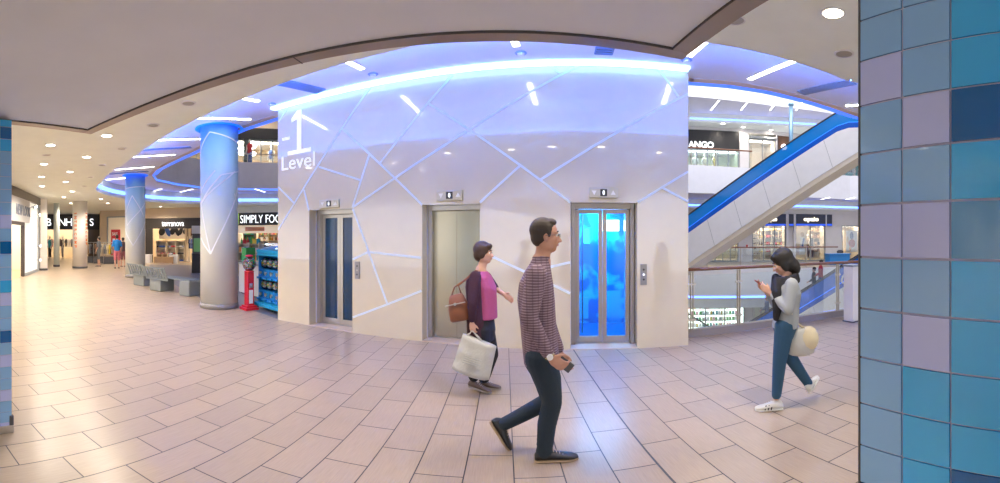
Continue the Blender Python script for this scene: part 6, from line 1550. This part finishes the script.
# carried carrier bag
hnd = wrN - Z * 0.085; P00, P10, P11, P01 = [J(a, b, yW - 0.24) for a, b in ((451.5, 368), (489, 380), (496.5, 346.5), (463, 333.5))]
t = thing('shopping_bag', (P00 + P11) / 2, 'crumpled white plastic shopping bag swinging from the hand of the woman in the dark cardigan', 'bag')
def bagmat(name, c1, c2):
    m = mat(name, c1, 0.45, bump=0.8, bscale=14); return m
wb_m = bagmat('white_bag', (0.52, 0.52, 0.50), None)
mb = MB(); N_ = 9; grid = {}
for i in range(N_):
    for j in range(N_):
        u, v = i / (N_ - 1), j / (N_ - 1); p = P00.lerp(P10, u).lerp(P01.lerp(P11, u), v); bulge = 0.075 * sin(pi * u) ** 0.5 * (1 - 0.55 * v) + 0.01
        wv_ = noise.noise(p * 14) * 0.022
        grid[i, j, 0] = mb.bm.verts.new(p - Y * (bulge + wv_)); grid[i, j, 1] = mb.bm.verts.new(p + Y * (bulge + wv_))
for k in (0, 1):
    for i in range(N_ - 1):
        for j in range(N_ - 1): f = mb.bm.faces.new((grid[i, j, k], grid[i + 1, j, k], grid[i + 1, j + 1, k], grid[i, j + 1, k])); f.smooth = True
rim = [(i, 0) for i in range(N_)] + [(N_ - 1, j) for j in range(1, N_)] + [(i, N_ - 1) for i in range(N_ - 2, -1, -1)] + [(0, j) for j in range(N_ - 2, 0, -1)]
for a_, b_ in zip(rim, rim[1:] + rim[:1]): f = mb.bm.faces.new((grid[(*a_, 0)], grid[(*b_, 0)], grid[(*b_, 1)], grid[(*a_, 1)])); f.smooth = True
mb.build('bag_body', wb_m, t)
mb = MB()
for dy in (-0.03, 0.03): mb.tube([P01.lerp(P11, 0.12) + Y * dy, hnd + Vector((-0.02, dy * 0.5, -0.03)), hnd, hnd + Vector((0.03, dy * 0.5, -0.03)), P01.lerp(P11, 0.55) + Y * dy], 0.006, 6)
mb.build('handles', wb_m, t)
mb = MB(); c0 = P00.lerp(P10, 0.45).lerp(P01.lerp(P11, 0.45), 0.45) - Y * 0.085
e1 = (P10 - P00).normalized(); e3 = (P01 - P00).normalized()
for k in range(4): mb.bar(c0 - e1 * 0.09 + e3 * (0.03 - 0.022 * k) - Y * 0.012, c0 + e1 * (0.09 - 0.03 * (k % 2)) + e3 * (0.03 - 0.022 * k) - Y * 0.012, 0.004, 0.007, up=Y)
mb.build('grey_print', greym, t)

# ---- the woman looking at her phone, right
y3 = 2.80
w3 = thing('person', at_y(770, 408, y3), 'person in a black hood, grey sweater and blue jeans walking left, looking at a phone', 'person'); w3.location.z = 0
dirp = at_y(770, 238, y3); F = Vector((-0.86, 0.30, 0)).normalized()
rdir = Vector((dirp.x, dirp.y, 0)).normalized()           # away from the camera
F = Vector((-rdir.y, rdir.x, 0)); F = (F * 1.0 - rdir * 0.12).normalized(); S = Vector((F.y, -F.x, 0))
if S.dot(rdir) > 0: S = -S                                # S points to the camera
d3 = EYE / -vv(407.5)
def K(px, py, o=0.0): return at_pd(px, py, d3 - o)     # o > 0: closer to the camera
hC = K(782, 263); neck = K(787, 277)
shN, shF = K(791.5, 285, 0.15), K(784, 285, -0.16)
elN, wrN = K(788.5, 309, 0.20), K(771.5, 294, 0.10)
elF, wrF = K(778, 307, -0.2), K(767, 291, -0.05)
hpN, hpF = K(785, 326, 0.08), K(784, 326, -0.08)
knS, anS = K(779.5, 362, 0.06), K(776.5, 397, 0.05)
knT, anT = K(791, 358, -0.08), K(808, 383, -0.10)
mb = MB(); Fh = (F - Z * 0.45).normalized(); Uh = (Z + F * 0.45).normalized()
Pm, M3m = head(mb, hC, Fh, Uh, 0.92)
limb(mb, [hC - Uh * 0.06 - F * 0.02, neck - Z * 0.02], [0.044, 0.05]); limb(mb, [neck - Z * 0.03, K(787, 300), K(786, 318), K(785, 328)], [0.06, 0.078, 0.078, 0.085])
for s_, e_, w_ in ((shN, elN, wrN), (shF, elF, wrF)): limb(mb, [s_, e_, w_], [0.04, 0.032, 0.023])
for h_, k_, a_ in ((hpN, knS, anS), (hpF, knT, anT)): limb(mb, [h_, k_, a_], [0.068, 0.046, 0.034])
hd_ = (F * 0.75 + Z * 0.55).normalized()
hand(mb, wrN, hd_, -S + Z * 0.5, F * -0.2 + Z, 0.8, 0.92); hand(mb, wrF, hd_, S + Z * 0.5, Z, 0.8, 0.92)
bake(mb, 'body', skinB, w3, 0.006)
blk = mat('black_hair', (0.012, 0.010, 0.010), 0.6)
face_details(Pm, M3m, 0.92, w3, lip_m, blk)
mb = MB(); mb.ball(Pm(-0.028, 0, 0.045), (0.104, 0.092, 0.092), M3m, 20); mb.ball(Pm(-0.06, 0, -0.02), (0.078, 0.088, 0.10), M3m, 16); mb.ball(Pm(0.045, 0, 0.082), (0.045, 0.062, 0.03), M3m, 14)
for s in (-1, 1): mb.ball(Pm(-0.012, s * 0.076, -0.01), (0.046, 0.02, 0.075), M3m, 12)
mb.ball(Pm(-0.10, 0, -0.08), (0.06, 0.08, 0.08), M3m, 12)
bake(mb, 'hair', blk, w3, 0.007, 3)
scarf = mat('black_scarf', (0.016, 0.016, 0.022), 0.85, bump=0.5, bscale=60)
mb = MB(); c_ = neck - Z * 0.01
for r_, z_ in ((0.085, 0.0), (0.095, -0.035)):
    for i in range(14): a = 2 * pi * i / 14; mb.ball(c_ + F * cos(a) * r_ + S * sin(a) * r_ + Z * (z_ - 0.02 * cos(a)), 0.034, n=10)
limb(mb, [c_ + F * 0.10 + S * 0.04 - Z * 0.03, K(776.5, 292, 0.12), K(777.5, 308, 0.14), K(776, 318, 0.14)], [0.045, 0.048, 0.045, 0.03]); limb(mb, [c_ + F * 0.10 - S * 0.04, K(775, 292, -0.04), K(775, 302, -0.02)], [0.042, 0.045, 0.03])
bake(mb, 'scarf', scarf, w3, 0.009, 4)
swe = mat('grey_sweater', (0.36, 0.39, 0.42), 0.9, bump=0.4, bscale=120)
mb = MB(); mb.loft([(K(785, 327), F * 0.125, S * 0.165), (K(786, 318), F * 0.12, S * 0.16), (K(787, 304), F * 0.118, S * 0.155), (K(788, 293), F * 0.125, S * 0.17), (K(788, 284), F * 0.095, S * 0.165), (K(787.5, 279.5), F * 0.06, S * 0.08)], 20)
limb(mb, [shN, elN, wrN + (elN - wrN) * 0.15], [0.064, 0.054, 0.04]); limb(mb, [shF, elF, wrF + (elF - wrF) * 0.15], [0.064, 0.054, 0.04])
bake(mb, 'sweater', swe, w3, 0.009, 4)
bj = mat('blue_jeans', (0.025, 0.085, 0.16), 0.8, bump=0.3, bscale=160)
mb = MB(); mb.loft([(K(785, 318), F * 0.10, S * 0.145), (K(785, 327), F * 0.115, S * 0.16), (K(785, 336), F * 0.09, S * 0.13)], 18)
limb(mb, [hpN, knS, anS + Z * 0.02], [0.098, 0.066, 0.046]); limb(mb, [hpF, knT, anT], [0.096, 0.066, 0.046])
bake(mb, 'jeans', bj, w3, 0.009, 4)
wsh = mat('white_trainer', (0.70, 0.69, 0.66), 0.45)
h0 = Vector((anS.x, anS.y, 0)) - F * 0.06; u1_, dS, sS = shoe(None, h0, h0 + F * 0.262, Z, S, wsh, mat('white_sole', (0.75, 0.74, 0.72), 0.5), w3, 0.044, 0.08)
mb = MB()
for k in range(3):
    c0 = h0 + F * (0.115 + 0.028 * k) + S * 0.044; mb.bar(c0 + Z * 0.018 + S * 0.001, c0 + Z * 0.062 - F * 0.012 - S * 0.012, 0.010, 0.004, up=S)
mb.build('black_stripes', black, u1_)
dT = (anT - knT).normalized(); fw = (-Z * 0.75 - F * 0.5); upT = -dT; fw = (fw - upT * fw.dot(upT)).normalized()
h1 = anT + dT * 0.075 - fw * 0.06; shoe(None, h1, h1 + fw * 0.25, upT, S, wsh, mat('white_sole', (0, 0, 0)), w3, 0.042, 0.075)
pc = (wrN + wrF) / 2 + hd_ * 0.10 + Z * 0.015
t = thing('phone', pc, 'phone held up in both hands by the person in the black hood', 'phone')
Mp = Matrix.Translation(pc) @ Matrix((F, S, Z)).transposed().to_4x4() @ Matrix.Rotation(-0.6, 4, 'Y')
mb = MB(); mb.box((0, 0, 0), (0.135, 0.068, 0.009), Mp); mb.build('case', mat('red_phone_case', (0.35, 0.05, 0.05), 0.4), t, bevel=0.004)
mb = MB(); mb.box((0, 0, 0.0052), (0.122, 0.06, 0.001), Mp); mb.build('screen', black, t)
# white bag behind her
bC = K(801, 341, 0.02)
t = thing('shopping_bag', bC, 'cream and white bag swinging behind the person in the black hood', 'bag')
cm_ = mat('cream_bag', (0.68, 0.60, 0.42), 0.6, bump=0.4, bscale=20)
mb = MB(); mb.mi = 0; mb.loft([(bC - Z * 0.13 - F * 0.00, F * 0.09, S * 0.05), (bC - Z * 0.11, F * 0.13, S * 0.075), (bC, F * 0.135, S * 0.07), (bC + Z * 0.10, F * 0.11, S * 0.05), (bC + Z * 0.13, F * 0.10, S * 0.02)], 18); mb.build('bag_body', wb_m, t)
mb = MB(); q = bC - F * 0.07 + Z * 0.02; mb.ball(q, (0.10, 0.085, 0.12), Matrix((F, S, Z)).transposed(), 16); mb.build('cream_pouch', cm_, t)
mb = MB()
for s in (-1, 1): mb.tube([bC + Z * 0.11 - F * 0.05 + S * 0.02 * s, K(795, 322, 0.05) , K(793, 312, 0.12), K(791.5, 300, 0.16)], 0.008, 6)
mb.tube([bC + Z * 0.12 + F * 0.06, K(793, 325, 0.1), K(791, 305, 0.17), shN + Z * 0.06, shN + Z * 0.05 - S * 0.08], 0.009, 6)
mb.build('straps', cm_, t)

# ---- small background figures
def figure(P, ang, h, top, bottom, label, skin=skinB, hair='dark_hair', bags=None, short=False, stride=0.12, arm=0.0):
    t = thing('person', P, label, 'person'); k = h / 1.72
    M = Matrix.Translation(P) @ Matrix.Rotation(ang, 4, 'Z') @ Matrix.Scale(k, 4)
    q = lambda x, y, z: M @ Vector((x, y, z))
    R3 = M.to_3x3().normalized(); Fh_ = R3 @ Vector((0, -1, 0)); S_ = R3 @ X
    mb = MB(); Pm, M3_ = head(mb, q(0, 0, 1.61), Fh_, Z, k * 0.95)
    limb(mb, [q(0, 0, 1.55), q(0, 0, 1.43)], [0.05 * k, 0.055 * k]); limb(mb, [q(0, 0, 1.38), q(0, 0, 1.15), q(0, 0, 0.95)], [0.1 * k, 0.09 * k, 0.11 * k])
    arms = []
    for s in (-1, 1):
        sh = q(s * 0.18, 0, 1.40); el = q(s * 0.24, 0.03 - arm * 0.1, 1.13); wr = q(s * 0.23, -0.08 - arm * 0.25, 0.90 + arm * 0.2); arms.append((sh, el, wr))
        limb(mb, [sh, el, wr], [0.045 * k, 0.036 * k, 0.026 * k]); hand(mb, wr, (wr - el), -S_ * s, Fh_, 0.5, k)
        limb(mb, [q(s * 0.09, 0, 0.90), q(s * 0.10, -0.02 + s * stride * 0.6, 0.48), q(s * 0.10, s * stride + 0.02, 0.09)], [0.08 * k, 0.055 * k, 0.038 * k])
        limb(mb, [q(s * 0.10, s * stride + 0.03, 0.045), q(s * 0.10, s * stride - 0.12, 0.035)], [0.04 * k, 0.035 * k])
    bake(mb, 'body', skin, t, 0.013, 3)
    mb = MB(); mb.ball(Pm(-0.024, 0, 0.045), (0.1 * k, 0.086 * k, 0.088 * k), M3_, 16); mb.ball(Pm(-0.05, 0, -0.01), (0.066 * k, 0.08 * k, 0.075 * k), M3_, 14); mb.build('hair', mat('dark_hair', (0, 0, 0)), t)
    mb = MB(); Yl = R3 @ Y
    mb.loft([(q(0, 0, 0.90), S_ * 0.17 * k, Yl * 0.115 * k), (q(0, 0, 1.1), S_ * 0.155 * k, Yl * 0.11 * k), (q(0, 0, 1.3), S_ * 0.18 * k, Yl * 0.12 * k), (q(0, 0, 1.42), S_ * 0.18 * k, Yl * 0.09 * k), (q(0, 0, 1.48), S_ * 0.07 * k, Yl * 0.06 * k)], 18)
    for sh, el, wr in arms: limb(mb, [sh, sh.lerp(el, 0.9)] if short else [sh, el, wr.lerp(el, 0.15)], [0.062 * k, 0.055 * k] if short else [0.062 * k, 0.05 * k, 0.04 * k])
    bake(mb, 'top', top, t, 0.013, 3)
    mb = MB(); mb.loft([(q(0, 0, 0.98), S_ * 0.155 * k, Yl * 0.105 * k), (q(0, 0, 0.86), S_ * 0.17 * k, Yl * 0.115 * k), (q(0, 0, 0.80), S_ * 0.15 * k, Yl * 0.1 * k)], 16)
    for s in (-1, 1):
        a_, b_, c_ = q(s * 0.09, 0, 0.88), q(s * 0.10, -0.02 + s * stride * 0.6, 0.48), q(s * 0.10, s * stride + 0.02, 0.12)
        limb(mb, [a_, b_] if short else [a_, b_, c_], [0.1 * k, 0.078 * k, 0.06 * k])
    bake(mb, 'shorts' if short else 'trousers', bottom, t, 0.013, 3)
    for s in (-1, 1):
        a_ = q(s * 0.10, s * stride + 0.07, 0.0); shoe(None, a_, a_ + Fh_ * 0.25 * k, Z, S_, darkg, mat('pale_sole', (0, 0, 0)), t, 0.045 * k, 0.08 * k)
    return t
def gp_(px, py): return at_z(px, py, 0)
a = math.atan2(-gp_(117, 268.8).x, gp_(117, 268.8).y)
figure(gp_(117, 268.6), a + pi + 0.15, 1.76, GC['blue'] if False else mat('bright_blue_shirt', (0.01, 0.20, 0.55), 0.8), mat('pink_shorts', (0.60, 0.16, 0.20), 0.8), 'person in a bright blue T-shirt and pink shorts seen from behind', short=True, stride=0.03)
figure(gp_(98.8, 266.8), a + pi + 1.2, 1.66, mat('grey_dress', (0.12, 0.13, 0.14), 0.8), mat('grey_dress', (0, 0, 0)), 'person in dark grey standing by the clothes rails, left of the blue shirt', short=True, stride=0.10)
figure(gp_(123.2, 267.0), a + pi - 0.5, 1.62, mat('dark_top', (0.06, 0.03, 0.04), 0.8), mat('dark_red_trousers', (0.20, 0.06, 0.07), 0.8), 'person in dark clothes half hidden behind the rear column', stride=0.05, short=True)
# riders on the lower escalator
def rider(px, label, top, bottom, h, ang=0.0, arm=0.6):
    # find the place on the escalator under this column of the photo
    best = None
    for i in range(400):
        s = L2 * i / 400; p = M2 @ Vector((s, 0, -0.75)); 
        e = abs(math.atan2(p.x, p.y) * FX + CX - px)
        if best is None or e < best[0]: best = (e, s)
    s = best[1]; n_ = int(5.8 / 0.2); i = int(s / L2 * n_); z = -5.8 + 5.8 * (i + 1) / n_ + 0.01; p = M2 @ Vector((L2 * (i + 0.5) / n_, 0, -0.75)); p.z = z
    up_dir = (M2.to_3x3() @ X); return figure(p, math.atan2(up_dir.y, up_dir.x) + pi / 2 + ang + pi, h, top, bottom, label, arm=arm, stride=0.02)
rider(810.5, 'person in dark clothes standing on the lower escalator, left rider of the two', mat('navy_clothes', (0.03, 0.05, 0.09), 0.8), mat('navy_clothes', (0, 0, 0)), 1.66)
rider(824, 'person in a red top riding the lower escalator', mat('red_clothes', (0.42, 0.03, 0.05), 0.8), mat('navy_trousers', (0.02, 0.05, 0.16), 0.8), 1.80)
rider(767, 'person low on the escalator, lowest of the riders, mostly behind the phone holder', mat('slate_clothes', (0.10, 0.14, 0.22), 0.8), mat('navy_trousers', (0, 0, 0)), 1.7)
# figure inside the food shop
figure(SF.pt(SF.uv(262, 250)[0], 0.012, -0.5), 0.4, 1.62, darkg, darkg, 'person in dark clothes at the food shop shelves, left of the blue capsule rack', arm=0.5)
